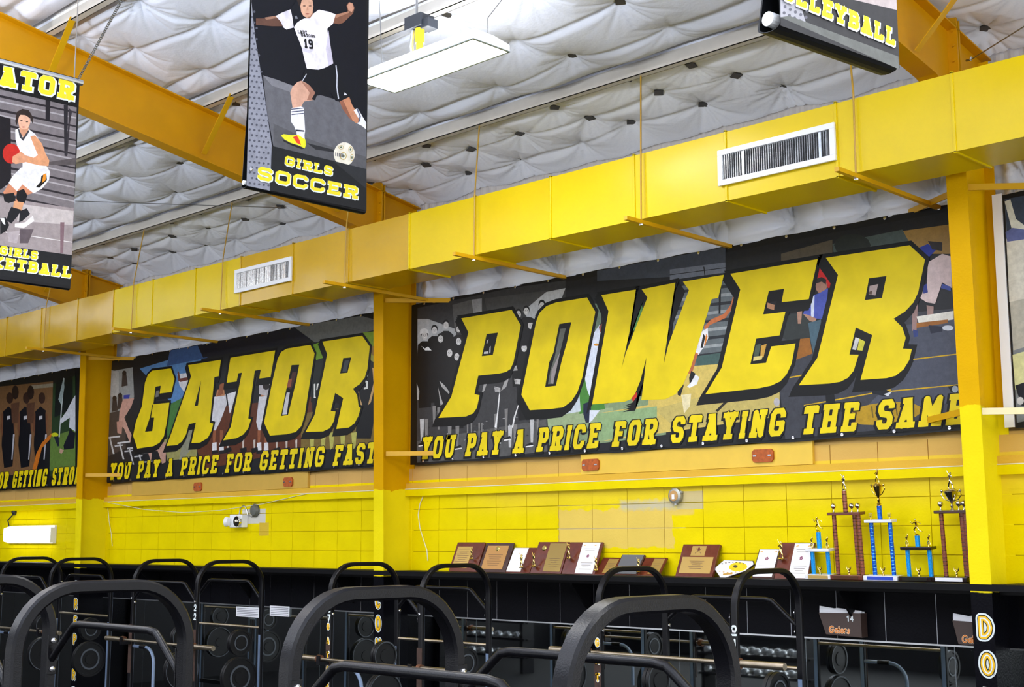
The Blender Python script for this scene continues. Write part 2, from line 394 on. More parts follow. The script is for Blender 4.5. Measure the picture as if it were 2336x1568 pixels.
# ================================================================== STRUCTURE
XL, XR = -24.0, 3.0
mb = MB(); mb.box(XL-1, XR+1, -9.2, D+.3, -.1, 0); mb.build('floor', M_floor, kind='structure')
# back wall core (mortar plane behind the blocks, black below, insulation above)
wall = MB(); wall.box(XL-1, XR+1, D-.094, D+.2, 0, H+.745); wall.box(XL-1, XR+1, D+.08, D+.25, H+.745, H+3.62)
M_mortar = patch_mat('mortar', (206, 184, 20), [((205, 168, 100), (None, None, H+.6, None, dict(soft=.003, wob=0))), ((235, 225, 190), (-8.36, -6.9, H-.1, H+.30, dict(soft=.01, wob=.02))), ((190, 190, 196), (None, None, None, H-.33, dict(soft=.002, wob=0)))], rough=.8)
wall_o = wall.build('wall_back', M_mortar, kind='structure')
bm_ = MB(); bm_.box(-.2005, .2005, -.012, 0, .004-.105, .105-.003)
bk2 = MB(); bk2.box(-.1992, .1992, -.006, 0, -.106, .106); blk2 = None
blk = None; Z0 = -.116; XJ = -9.962
n0 = int(math.floor((-19.95-XJ)/.407)); n1 = int(math.ceil((-3.75-XJ)/.407))
for row in range(-3, 5):
    for i in range(n0, n1+1):
        z = Z0+.21*row+.105-.0
        if row == 4: continue
        if row < -1:
            if blk2 is None: blk2 = bk2.build('block', M_wall, wall_o); o = blk2
            else: o = bpy.data.objects.new('block', blk2.data); COL.objects.link(o); o.parent = wall_o
        elif blk is None:
            blk = bm_.build('block', M_wall, wall_o, bevel=.0); o = blk
        else:
            o = bpy.data.objects.new('block', blk.data); COL.objects.link(o); o.parent = wall_o
        o.location = (XJ+(i+.5)*.407, D-.094+random.uniform(-.0008, .0008), H+z)
mb = MB(); mb.box(XL-1, XL-.8, -9, D, 0, 7.2); mb.build('wall_left', M_blackwall, kind='structure')
mb = MB(); mb.box(XR+.8, XR+1, -9, D, 0, 1.2); mb.box(XR+.8, XR+1, -9, D, 3.9, 6.0); mb.build('wall_right', M_blackwall, kind='structure')  # unseen wall, left open at mid height to let sky light in
mb = MB(); mb.box(XL-1, XR+1, -9.2, -9, 0, 1.2); mb.box(XL-1, XR+1, -9.2, -9, 3.7, H+4.25); mb.build('wall_front', M_blackwall, kind='structure')  # unseen wall; opening and header shaped to steer the sky light
# --- ceiling: insulation blanket sagging between pins
def roofz(Y): return H+3.50+.18*(9.06-Y)           # top of rafters / bottom of purlins
PUR = [9.16, 8.06, 6.51, 4.96, 3.41]
def blanket(name, x0, x1, y0, y1, nx, ny, zfun, pins, sag, parent=None, wall_=False, edges=()):
    xs = np.linspace(x0, x1, nx); ys = np.linspace(y0, y1, ny); Xg, Yg = np.meshgrid(xs, ys)
    P = np.array([q[:2] for q in pins]); rows_ = {}
    for j, q in enumerate(pins): rows_.setdefault(q[2], []).append(j)
    E_ = []; ks = sorted(rows_)
    for ki, k_ in enumerate(ks):
        L_ = sorted(rows_[k_], key=lambda j: P[j, 0]); E_ += list(zip(L_, L_[1:]))
        if ki+1 < len(ks):
            for j in rows_[ks[ki+1]]:
                c_ = sorted(rows_[k_], key=lambda i: abs(P[i, 0]-P[j, 0]))
                E_ += [(j, i) for i in c_[:1] if rng.rand() < .55]
    h = np.full(Xg.shape, 9.)
    for (i, j) in E_:
        a_, b_ = P[i], P[j]; x0_, x1_ = min(a_[0], b_[0])-.8, max(a_[0], b_[0])+.8
        i0, i1 = np.searchsorted(xs, [x0_, x1_]);
        if i1 <= i0: continue
        gx, gy = Xg[:, i0:i1], Yg[:, i0:i1]; dv = b_-a_; L2 = dv @ dv; tt = np.clip(((gx-a_[0])*dv[0]+(gy-a_[1])*dv[1])/L2, 0, 1)
        bow = .05*np.sin(np.pi*tt); dd = np.sqrt((gx-a_[0]-tt*dv[0])**2+(gy-a_[1]-tt*dv[1]+bow)**2)
        L1 = math.sqrt(L2); hh = sag*(.42+.3*((i*7+j) % 5)/5)*np.sin(np.pi*tt)**.6*min(L1/.6, 1.2)+sag*(1-np.exp(-dd/.15))
        h[:, i0:i1] = np.minimum(h[:, i0:i1], hh)
    best = np.full_like(Xg, 9.); idx = np.zeros(Xg.shape, int)
    for j, (a, b) in enumerate(P):
        i0, i1 = np.searchsorted(xs, [a-1.2, a+1.2]); d = np.sqrt((Xg[:, i0:i1]-a)**2+(Yg[:, i0:i1]-b)**2); mk = d < best[:, i0:i1]
        best[:, i0:i1][mk] = d[mk]; idx[:, i0:i1][mk] = j
    h = np.minimum(h, sag*1.5)
    th = np.arctan2(Yg-P[idx, 1], Xg-P[idx, 0]); ph = rng.rand(len(P))*6.28; kk = rng.randint(7, 13, len(P)); am = rng.rand(len(P))*.8+.5
    fold = (1-np.abs(np.sin(th*kk[idx]/2+ph[idx]+best*1.5)))**3*.030*am[idx]*np.clip(best/.05, 0, 1)*np.exp(-best/.20)
    fold += (1-np.abs(np.sin(th*kk[idx]+ph[idx]*3)))**3*.011*np.clip(best/.05, 0, 1)*np.exp(-best/.25)
    lf = .010*np.sin(Xg*2.1+Yg*1.3)+.008*np.sin(Xg*5.7-Yg*4.1+1)
    h = h-fold+lf
    for e in edges: h *= np.clip(np.abs(Yg-e)/.16, 0, 1)**.6
    if not wall_ and y1 > 9: h = h+.07*np.clip((Yg-8.75)/.38, 0, 1)**2
    if wall_:
        h = h*np.where(Yg < H+2.40, .55, 1.5)
        for cx_ in (-16.595, -10.42, -4.135): h = np.minimum(h, .06+.5*np.clip(np.abs(Xg-cx_)-.10, 0, 1)**.8)
        h = h-np.abs(np.sin(th*kk[idx]*.7+ph[idx]))*.05*np.exp(-best/.18)*np.clip(best/.04, 0, 1)-.03*(1-np.abs(np.sin(Xg*3.4+.3*np.sin(Yg*9))))**8
        V = np.stack([Xg, D+.03-h, Yg], -1)
    else: V = np.stack([Xg, Yg, zfun(Yg)-h], -1)
    V = V.reshape(-1, 3); me = bpy.data.meshes.new(name)
    a = np.arange(nx*ny).reshape(ny, nx); Fq = np.stack([a[:-1, :-1], a[:-1, 1:], a[1:, 1:], a[1:, :-1]], -1).reshape(-1, 4)
    me.vertices.add(len(V)); me.vertices.foreach_set('co', V.ravel()); me.loops.add(Fq.size); me.loops.foreach_set('vertex_index', Fq.ravel())
    me.polygons.add(len(Fq)); me.polygons.foreach_set('loop_start', np.arange(len(Fq))*4); me.polygons.foreach_set('use_smooth', np.ones(len(Fq), bool))
    me.materials.append(M_insul); me.update(calc_edges=True); me.validate()
    o = bpy.data.objects.new(name, me); COL.objects.link(o)
    if parent: o.parent = parent
    return o
roof = MB(); roof.hexa([(XL-1, -1, roofz(-1)+.40), (XR+1, -1, roofz(-1)+.40), (XR+1, D+.3, roofz(D+.3)+.40), (XL-1, D+.3, roofz(D+.3)+.40)]+[(XL-1, -1, roofz(-1)+.5), (XR+1, -1, roofz(-1)+.5), (XR+1, D+.3, roofz(D+.3)+.5), (XL-1, D+.3, roofz(D+.3)+.5)])
roof.hexa([(XL-1, -9.2, H+4.2), (XR+1, -9.2, H+4.2), (XR+1, -1, roofz(-1)+.40), (XL-1, -1, roofz(-1)+.40), (XL-1, -9.2, H+4.3), (XR+1, -9.2, H+4.3), (XR+1, -1, roofz(-1)+.5), (XL-1, -1, roofz(-1)+.5)])
ceil = roof.build('ceiling', M_insul, kind='structure')
zc = lambda Y: roofz(Y)+.16
washer = MB(); washer.box(-.038, .038, -.038, .038, -.006, .006)
wsh = None
def add_washer(p, rot, parent):
    global wsh
    if wsh is None: wsh = washer.build('pin_washer', mat('washer', (62, 60, 60), .5), parent); o = wsh
    else: o = bpy.data.objects.new('pin_washer', wsh.data); COL.objects.link(o); o.parent = parent
    o.location = p; o.rotation_euler = rot
for bi, (ya, yb, sag) in enumerate(((PUR[1], PUR[0], .11), (PUR[2], PUR[1], .12), (PUR[3], PUR[2], .12), (PUR[4], PUR[3], .12))):
    pins = []
    rows = (.2, .5, .8) if bi == 0 else (.16, .48, .80)
    for r_i, fr in enumerate(rows):
        x = XL+r_i*.23
        while x < 0.5:
            pins.append((x+random.uniform(-.14, .14), ya+(yb-ya)*fr+random.uniform(-.06, .06), r_i)); x += .78 if bi == 0 else .98
    nx = 1500 if bi < 3 else 400
    blanket('insulation_bay', XL, .5, ya+.02, yb-.02, nx, 100 if bi else 72, zc, pins, sag, ceil, edges=(ya+.02, yb-.02) if bi else (ya+.02,))
    for (a, b, _r) in pins:
        if bi == 0 and a > -17: add_washer((a, b, zc(b)-.030), (-.18, 0, random.uniform(0, 1.5)), ceil)
        elif bi == 1 and -13 < a < -3.5 and random.random() < .35: add_washer((a, b, zc(b)-.022), (-.18, 0, random.uniform(0, 1.5)), ceil)
# upper wall blanket
pins = []
for i in range(39):
    for ri_, zz in enumerate((H+.95, H+1.5, H+2.0, H+2.53, H+3.0)): pins.append((XL+i*.66+random.uniform(-.12, .12)+.3*(ri_ % 2), zz+random.uniform(-.06, .06), ri_))
wi = blanket('insulation_wall', XL, .8, H+.78, H+3.32, 1700, 130, None, pins, .15, wall_o, wall_=True)
# corrugated eave liner
mb = MB(); n = 900; xs = np.linspace(XL, .8, n)
b0 = mb.pts([(x, D-.02-(.012 if i % 4 < 2 else 0), H+3.2) for i, x in enumerate(xs)]); b1 = mb.pts([(x, D-.02-(.012 if i % 4 < 2 else 0), H+3.62) for i, x in enumerate(xs)])
for i in range(n-1): mb.face([b0+i, b0+i+1, b1+i+1, b1+i])
mb.build('eave_liner', M_corr, wall_o)
# purlins
for i, Y in enumerate(PUR):
    mb = MB(); zb = roofz(Y); t = .006
    mb.box(XL, .8, Y-.035, Y+.035, zb, zb+t); mb.box(XL, .8, Y+.035-t, Y+.035, zb, zb+.22); mb.box(XL, .8, Y-.035, Y-.035+t, zb, zb+.03); mb.box(XL, .8, Y-.035, Y+.035, zb+.214, zb+.22)
    if i == 0: continue
    o = mb.build('roof_purlin', M_purlin, origin=(-10, Y, zb))
    tag(o, ['', 'pale grey steel roof purlin nearest the far wall, carrying the duct hangers', 'pale grey steel roof purlin second from the far wall, below the light fixture', 'pale grey steel roof purlin third from the far wall, above the light fixture', 'pale grey steel roof purlin farthest from the wall, over the hanging banners'][i], 'beam', 'roof purlins')
# ledge, board, girt on the wall
mb = MB(); mb.box(XL, .8, D-.16, D-.094, H+.44, H+.512); mb.box(XL, .8, D-.15, D-.094, H+.512, H+.572); mb.box(XL, .8, D-.163, D-.158, H+.509, H+.516, 1)
mb.build('trim_1', [M_ledge, M_wire], kind='structure', bevel=0)
for k, (xa, xb) in enumerate(((-8.03, -5.62), (-15.9, -12.1), (-3.7, -2))):
    mb = MB(); mb.box(xa, xb, D-.14, D-.106, H+.575, H+.76)
    o = mb.build('wall_board', mat('board_paint_%d' % k, (230, 190, 60) if k == 0 else (206, 166, 70), .4, var=.04), origin=(xa, D-.12, H+.6), bevel=.003)
    tag(o, ['ochre painted plank with two rust blocks under the power banner', 'ochre painted plank with two rust blocks under the gator banner', 'ochre painted plank right of the right column'][k], 'plank')
def rustblock(px, py, label, wd):
    p = atY(px, py, D-.14); r = thing('rust_block', label, 'block', (p.x, D-.14, p.z-.045), 'rust coloured blocks screwed to the planks')
    mb = MB(); a, b, c_ = wd/2, .052, .018
    pts = [(-a, -b*.6), (-a+.02, -b), (a-.02, -b), (a, -b*.6), (a, b*.6), (a-.02, b), (-a+.02, b), (-a, b*.6)]
    f0 = mb.pts([(p.x+u, D-.141, p.z+v) for u, v in pts]); f1 = mb.pts([(p.x+u, D-.141-c_, p.z+v) for u, v in pts])
    mb.face([f1+i for i in range(8)]); mb.face([f0+i for i in range(8)][::-1])
    for i in range(8): mb.face([f0+i, f0+(i+1) % 8, f1+(i+1) % 8, f1+i])
    mb.build('pad', M_brick, r)
    for sx in (-1, 1):
        mb = MB(); mb.box(p.x+sx*a*.7-.015, p.x+sx*a*.7+.015, D-.166, D-.159, p.z-.006, p.z+.006); mb.build('screw', M_bolt, r)
rustblock(1349, 1061, 'rust red block on the right plank, nearer the middle column', .20); rustblock(1742, 1040, 'rust red block on the right plank, nearer the right column', .20)
rustblock(453, 1111, 'rust red block on the left plank, nearer the left column', .17); rustblock(659, 1100, 'rust red block on the left plank, nearer the middle column', .17)
# ================================================================== COLUMNS AND RAFTERS
CX = {'left': -16.595, 'middle': -10.42, 'right': -4.135}
for nm, X in CX.items():
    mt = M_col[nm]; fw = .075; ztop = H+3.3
    Yi0, Yi1 = D-.42, D-.55             # inner flange at floor / top (tapers)
    zt_ = H+2.9
    r = thing('steel_column', {'left': 'ochre and yellow tapered steel column between the left and gator banners', 'middle': 'ochre and yellow tapered steel column between the gator and power banners', 'right': 'yellow tapered steel column right of the power banner and trophies'}[nm], 'column', (X, D-.3, 0), 'steel wall columns')
    yi = lambda z: D-.455-(z/(H+2.9))*.10
    mb = MB()
    def slab(x0, x1, d0, d1, z0, z1):
        mb.hexa([(x0, yi(z0)+d0, z0), (x1, yi(z0)+d0, z0), (x1, yi(z0)+d1, z0), (x0, yi(z0)+d1, z0), (x0, yi(z1)+d0, z1), (x1, yi(z1)+d0, z1), (x1, yi(z1)+d1, z1), (x0, yi(z1)+d1, z1)])
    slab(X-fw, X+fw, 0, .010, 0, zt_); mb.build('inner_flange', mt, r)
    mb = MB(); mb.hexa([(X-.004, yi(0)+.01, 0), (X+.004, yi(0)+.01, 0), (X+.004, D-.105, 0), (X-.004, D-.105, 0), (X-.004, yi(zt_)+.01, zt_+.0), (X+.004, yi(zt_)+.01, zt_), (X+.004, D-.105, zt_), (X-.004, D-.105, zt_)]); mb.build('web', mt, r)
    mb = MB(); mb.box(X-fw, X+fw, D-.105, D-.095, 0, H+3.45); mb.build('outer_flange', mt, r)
    mb = MB(); mb.box(X-.12, X+.12, D-.5, D-.09, 0, .02); mb.build('base_plate', mt, r)
    # flange braces back to the wall girts
    for (sx, z, L, zw) in ((1, 2.43, .85, 2.38), (1, .86, .47, .86), (-1, 2.41, .64, 2.44), (-1, .87, .52, .85)):
        if nm == 'left' and sx < 0: continue
        mb = MB(); mb.bar((X+sx*.06, D-.47 if z < 1 else D-.5, H+z), (X+sx*(.06+L), D-.09+(.06 if z > 1 else -.02), H+zw), .012, .045); mb.build('brace', mat('brace_cream', (240, 225, 170), .4) if (nm == 'right' and sx > 0 and z < 1) else M_strap, r)
    # rafter
    r = thing('roof_rafter', {'left': 'ochre tapered steel rafter above the left column, mostly behind the basketball banner', 'middle': 'long ochre tapered steel rafter rising leftwards from the middle column', 'right': 'ochre tapered steel rafter at top right beside the volleyball banner'}[nm], 'beam', (X, 8.7, H+3.1), 'steel roof rafters')
    top = lambda Y: roofz(Y)-.006
    bot = lambda Y: H+3.155+.174*(8.28-Y) if Y < 8.28 else H+3.155-(Y-8.28)*.35
    Ys = [D-.04, 8.7, 8.28, 7, 5, 3, 0, -1]
    mb = MB()
    for a, b in zip(Ys, Ys[1:]): mb.hexa([(X-.004, b, bot(b)), (X+.004, b, bot(b)), (X+.004, a, bot(a)), (X-.004, a, bot(a)), (X-.004, b, top(b)), (X+.004, b, top(b)), (X+.004, a, top(a)), (X-.004, a, top(a))])
    mb.build('web', M_steelO, r)
    for nmf, fn, s_ in (('top_flange', top, -1), ('bottom_flange', bot, 1)):
        mb = MB()
        for a, b in zip(Ys, Ys[1:]): mb.hexa([(X-fw, b, fn(b)-.006), (X+fw, b, fn(b)-.006), (X+fw, a, fn(a)-.006), (X-fw, a, fn(a)-.006), (X-fw, b, fn(b)+.006), (X+fw, b, fn(b)+.006), (X+fw, a, fn(a)+.006), (X-fw, a, fn(a)+.006)])
        mb.build(nmf, M_steelO, r)
    mb = MB(); mb.box(X-fw, X+fw, 8.62, 8.635, bot(8.62), top(8.62)+.10); mb.box(X-fw, X+fw, 8.655, 8.67, bot(8.62), top(8.62)+.06); mb.build('splice_plate', M_steelO, r)
    for k in range(5):
        for sx in (-1, 1):
            mb = MB(); zz = bot(8.62)+.08+k*.11; mb.lathe([(.012, 0), (.012, -.012)], (X+sx*.045, 8.62, zz), 6, axis='y'); mb.build('bolt', M_steelO, r)
    for Yp in (6.51, 4.96, 8.06):
        for sx in (1,):
            mb = MB(); mb.bar((X+sx*.05, Yp+.0, bot(Yp)+.06), (X+sx*.52, Yp-.02, roofz(Yp)+.02), .006, .055, up=(0, 1, 0)); mb.build('brace', M_strap, r)
# ================================================================== DUCT
F0, B0, ZT, ZB = 7.9, 8.40, H+2.977, H+2.456
seams = [-22.6, -21.7, -20.8, -19.9, -19.05, -18.2, -17.309, -16.31, -15.344, -14.461, -13.57, -12.668, -11.789, -10.866, -9.969, -9.077, -8.211, -7.307, -6.415, -5.546, -4.623, -3.771, -2.8, -1.9, -1.0]
duct = thing('air_duct', 'long yellow painted rectangular sheet metal air duct along the wall', 'air duct', (-10, 8.15, ZB))
for a, b in zip(seams, seams[1:]):
    mb = MB(); nx, nz = 10, 8; bul = random.uniform(.003, .010)
    b0 = len(mb.v)
    for j in range(nz+1):
        for i in range(nx+1):
            u, v = i/nx, j/nz; mb.v.append((a+.004+(b-a-.008)*u, F0-bul*math.sin(math.pi*u)*math.sin(math.pi*v)+random.uniform(-.0006, .0006), ZB+(ZT-ZB)*v))
    for j in range(nz):
        for i in range(nx): q = b0+j*(nx+1)+i; mb.face([q, q+1, q+nx+2, q+nx+1])
    c0 = mb.pts([(a+.004, F0, ZB), (b-.004, F0, ZB), (b-.004, B0, ZB), (a+.004, B0, ZB), (a+.004, F0, ZT), (b-.004, F0, ZT), (b-.004, B0, ZT), (a+.004, B0, ZT)])
    for q in ((3, 2, 1, 0), (4, 5, 6, 7), (2, 3, 7, 6), (1, 2, 6, 5), (3, 0, 4, 7)): mb.face([c0+i for i in q])
    mid = (a+b)/2
    ochre = mid < -14.4 or -11.8 < mid < -9.1
    mb.build('duct_section', M_ducto if ochre else M_duct, duct, smooth=True)
for s_ in seams[1:-1]:
    mb = MB(); t = .010
    mb.box(s_-t, s_+t, F0-.010, F0+.01, ZB-.010, ZT+.010); mb.box(s_-t, s_+t, F0-.01, B0+.01, ZB-.012, ZB+.004); mb.box(s_-t, s_+t, F0-.01, B0+.01, ZT-.004, ZT+.012)
    mb.build('seam_flange', M_ducto if (s_ < -14.4 or -11.8 < s_ < -9.1) else M_duct, duct, bevel=.003)
def vent(x0, x1, z0, z1, label):
    r = thing('air_vent', label, 'vent', ((x0+x1)/2, F0-.02, z0), 'supply vents in the duct')
    mb = MB(); f = .042; y0, y1 = F0-.034, F0-.012
    mb.box(x0, x1, y0, y1, z0, z0+f); mb.box(x0, x1, y0, y1, z1-f, z1); mb.box(x0, x0+f, y0, y1, z0+f, z1-f); mb.box(x1-f, x1, y0, y1, z0+f, z1-f)
    mb.build('frame', M_white, r, bevel=.003)
    mb = MB(); mb.box(x0+f, x1-f, F0-.0125, F0-.0115, z0+f, z1-f); mb.build('backing', mat('vent_backing', (70, 72, 76), .5), r)
    n = int((x1-x0-2*f)/.019); vane = None; x = x0+f+.006
    for i in range(n):
        L = .016; an = random.choice([.4, .5, .6, .55, .45, 1.5 if random.random() < .25 else .5])
        mb = MB(); dx, dy = L*math.sin(an)/2, L*math.cos(an)/2; yy = F0-.0225
        mb.hexa([(x-dx-.0008, yy-dy, z0+f), (x-dx+.0008, yy-dy, z0+f), (x+dx+.0008, yy+dy, z0+f), (x+dx-.0008, yy+dy, z0+f), (x-dx-.0008, yy-dy, z1-f), (x-dx+.0008, yy-dy, z1-f), (x+dx+.0008, yy+dy, z1-f), (x+dx-.0008, yy+dy, z1-f)])
        mb.build('vane', M_galv, r); x += (x1-x0-2*f-.012)/n
vent(-11.86, -10.855, H+2.59, H+2.842, 'white framed supply vent in the duct left of the middle column')
vent(-5.60, -4.62, H+2.568, H+2.838, 'white framed supply vent in the duct near the right column')
# duct hangers: trapeze bar under the duct on threaded rods
hang = [(108, 783, 310, 806), (285, 744, 503, 766), (487, 699, 712, 724), (765, 637, 968, 680), (1058, 574, 1293, 621), (1450, 492, 1662, 543), (1935, 380, 2122, 443)]
places = ['left of the left column', 'right of the left column', 'under the small vent', 'just left of the middle column', 'just right of the middle column', 'left of the large vent', 'right of the large vent']
for i, (x0, y0, x1, y1) in enumerate(hang):
    zb = ZB-.035; d = ray(x0, y0); t = (zb-H)/d[2]; X = d[0]*t; Yf = d[1]*t
    if Yf > F0-.06: Yf = F0-.10
    Xc = {0: -16.7, 1: -14.22, 2: -12.33, 3: -10.15, 4: -8.30, 5: -6.42, 6: -4.55}[i]
    X = (X+Xc)/2
    r = thing('duct_hanger', 'yellow trapeze bar and rod holding the duct, '+places[i], 'hanger', (X, 8.1, zb), 'duct hangers')
    mb = MB(); mb.bar((X, Yf, zb), (X, D-.06, zb-.01), .035, .03); mb.build('crossbar', M_strap, r)
    mb = MB(); mb.tube([(X, F0-.04, zb), (X, F0-.03, ZT+.02), (X-.14, 8.06, roofz(8.06)+.01)], .007, 6); mb.build('rod', mat('rod_paint', (190, 150, 60), .4), r)
    mb = MB(); mb.lathe([(.016, -.012), (.016, 0)], (X, F0-.04, zb-.016), 6); mb.build('nut', M_bolt, r)
# ================================================================== LIGHT FIXTURES
M_tube = mat('lit_diffuser', (255, 255, 255), .5, emit=(255, 255, 250), es=9)
M_glow = mat('lit_reflector', (250, 250, 252), .5, emit=(240, 245, 255), es=.55)
lx0, lx1, ly0, ly1, lz = -7.55, -6.31, 6.05, 6.41, H+3.40
lf = thing('ceiling_light', 'white fluorescent high bay light hanging from the ceiling, lit', 'light', ((lx0+lx1)/2, (ly0+ly1)/2, lz))
mb = MB(); h1, h2 = .05, .12
o4 = [(lx0, ly0), (lx1, ly0), (lx1, ly1), (lx0, ly1)]; i4 = [(lx0+.05, ly0+.08), (lx1-.08, ly0+.08), (lx1-.08, ly1-.08), (lx0+.05, ly1-.08)]
b = mb.pts([(*p, lz) for p in o4]+[(*p, lz+h1) for p in o4]+[(*p, lz+h2) for p in i4])
for k in range(4):
    mb.face([b+k, b+(k+1) % 4, b+4+(k+1) % 4, b+4+k]); mb.face([b+4+k, b+4+(k+1) % 4, b+8+(k+1) % 4, b+8+k])
mb.face([b+8, b+9, b+10, b+11]); mb.build('housing', M_glow, lf, bevel=.004)
mb = MB(); mb.box(lx0+.012, lx1-.012, ly0+.012, ly1-.012, lz+.004, lz+.01); mb.build('diffuser', M_tube, lf)
mb = MB()
for (a, b_, c_, d_) in ((lx0, lx1, ly0-.003, ly0+.012), (lx0, lx1, ly1-.012, ly1+.003), (lx0-.003, lx0+.012, ly0, ly1), (lx1-.012, lx1+.003, ly0, ly1)): mb.box(a, b_, c_, d_, lz-.004, lz+.003)
mb.build('rim', mat('light_rim', (150, 165, 160), .4), lf)
mb = MB(); mb.box(-7.16, -6.98, 6.16, 6.30, H+3.72, H+3.82); mb.box(-7.02, -6.92, 6.18, 6.28, H+3.70, H+3.77); mb.build('ballast_box', mat('ballast', (48, 52, 60), .4), lf, bevel=.004)
mb = MB(); mb.lathe([(.035, 0), (.035, .11)], (-7.03, 6.2, H+3.60), 12); mb.lathe([(.026, -.08), (.026, 0)], (-7.03, 6.2, H+3.60), 12); mb.build('plug', mat('plug_yellow', (228, 196, 20), .4), lf)
mb = MB(); mb.tube([(-7.10, 6.2, H+3.72), (-7.12, 6.2, H+3.6), (-7.11, 6.21, H+3.51)], .018, 8); mb.build('conduit', M_alu, lf)
for pth, rr in (([(-6.42, 6.3, lz+.10), (-6.42, 6.3, lz+.25), (-6.3, 6.5, roofz(6.5)+.02)], .004), ([(-7.45, 6.2, lz+.10), (-7.50, 6.2, roofz(6.2)+.08)], .004), ([(-7.1, 6.23, H+3.8), (-7.1, 6.23, roofz(6.2)+.1)], .01)):
    mb = MB(); mb.tube(pth, rr, 6); mb.build('hanging_wire', M_chain, lf)
area('added_fixture_uplight', ((lx0+lx1)/2, (ly0+ly1)/2, lz+.14), 1.1, .3, LAMP*.3, col=(.95, .97, 1), rot=(math.pi, 0, 0))  # added upward light, brightens the ceiling around the fixture
al = area('fixture_lamp', ((lx0+lx1)/2, (ly0+ly1)/2, lz-.02), 1.1, .3, LAMP*.9)
# wall light at left
p0 = atY(9, 1240, D-.2); p1 = atY(112, 1238, D-.2); wl = thing('wall_light', 'small white fluorescent wall light, lit, on the yellow wall at far left', 'light', ((p0.x+p1.x)/2, D-.12, H-.04))
zb, zt = H-.03, H+.185
mb = MB(); mb.hexa([(p0.x, D-.22, zb+.02), (p1.x, D-.22, zb+.02), (p1.x, D-.14, zb), (p0.x, D-.14, zb), (p0.x, D-.22, zt-.01), (p1.x, D-.22, zt-.01), (p1.x, D-.14, zt+.02), (p0.x, D-.14, zt+.02)])
mb.build('diffuser', mat('wall_diffuser', (255, 255, 255), .4, emit=(255, 253, 248), es=3.5), wl, bevel=.01)
mb = MB(); mb.box(p0.x-.02, p1.x+.03, D-.14, D-.11, zb-.01, zt+.03); mb.box(p1.x, p1.x+.03, D-.2, D-.14, zb, zt); mb.build('housing', M_white, wl)
mb = MB(); mb.lathe([(.05, 0), (.05, -.03), (.02, -.05)], (p0.x+.12, D-.107, H+.42), 12, axis='y'); mb.tube([(p0.x+.12, D-.14, H+.38), (p0.x-.02, D-.15, H+.30), (p0.x+.02, D-.14, H+.2)], .01, 6); mb.build('junction_box', M_dark, wl)
area('wall_lamp', ((p0.x+p1.x)/2, D-.30, H+.08), 1.2, .15, 5, rot=(math.radians(-70), 0, 0))
# ================================================================== SHELF, MIRRORS
SH_T, SH_F = H-.305, 8.80
sh = thing('long_shelf', 'long black painted shelf running along the wall above the mirrors, holding plaques and trophies', 'shelf', (-10, 9, SH_T))
for (a, b) in ((-20.2, -16.68), (-16.52, -10.5), (-10.34, -4.22), (-4.05, -2.5)):
    mb = MB(); mb.box(a, b, SH_F, D-.108, SH_T-.045, SH_T); mb.box(a, b, SH_F-.004, SH_F+.035, SH_T-.075, SH_T+.002); mb.build('shelf_board', M_shelf, sh, bevel=.004)
mb = MB(); mb.box(-20.2, -2.5, SH_F, D-.5, SH_T-.045, SH_T); mb.build('shelf_board', M_shelf, sh)
for x in (-19.2, -17.3, -15.2, -13.2, -11.3, -7.95, -5.30):
    mb = MB(); f = [(x-.01, D-.11, SH_T-.045), (x-.01, SH_F+.03, SH_T-.045), (x-.01, SH_F+.03, SH_T-.09), (x-.01, D-.11, SH_T-.36)]
    b = mb.pts(f+[(p[0]+.02, p[1], p[2]) for p in f])
    mb.face([b, b+1, b+2, b+3]); mb.face([b+7, b+6, b+5, b+4])
    for k in range(4): mb.face([b+k, b+4+k, b+4+(k+1) % 4, b+(k+1) % 4])
    mb.build('bracket', M_shelf, sh)
mz0, mz1 = H-2.45, H-.755; first = None; x = -20.4; i = 0
while x < -2.6:
    L = 1.22; r = tag(MB().build('wall_mirror', M_mirror, origin=(x, D-.1, mz0)) if False else thing('wall_mirror', None, None, (x+L/2, D-.10, mz0)), 'frameless mirror panel in the row under the black shelf', 'mirror', 'mirror panels under the shelf')
    mb = MB(); mb.box(x+.003, x+L-.003, D-.106, D-.096, mz0, mz1); mb.build('glass', M_mirror, r)
    mb = MB(); mb.box(x, x+L, D-.114, D-.094, mz1-.004, mz1+.008); mb.build('edge_strip', M_alu, r)
    x += L; i += 1
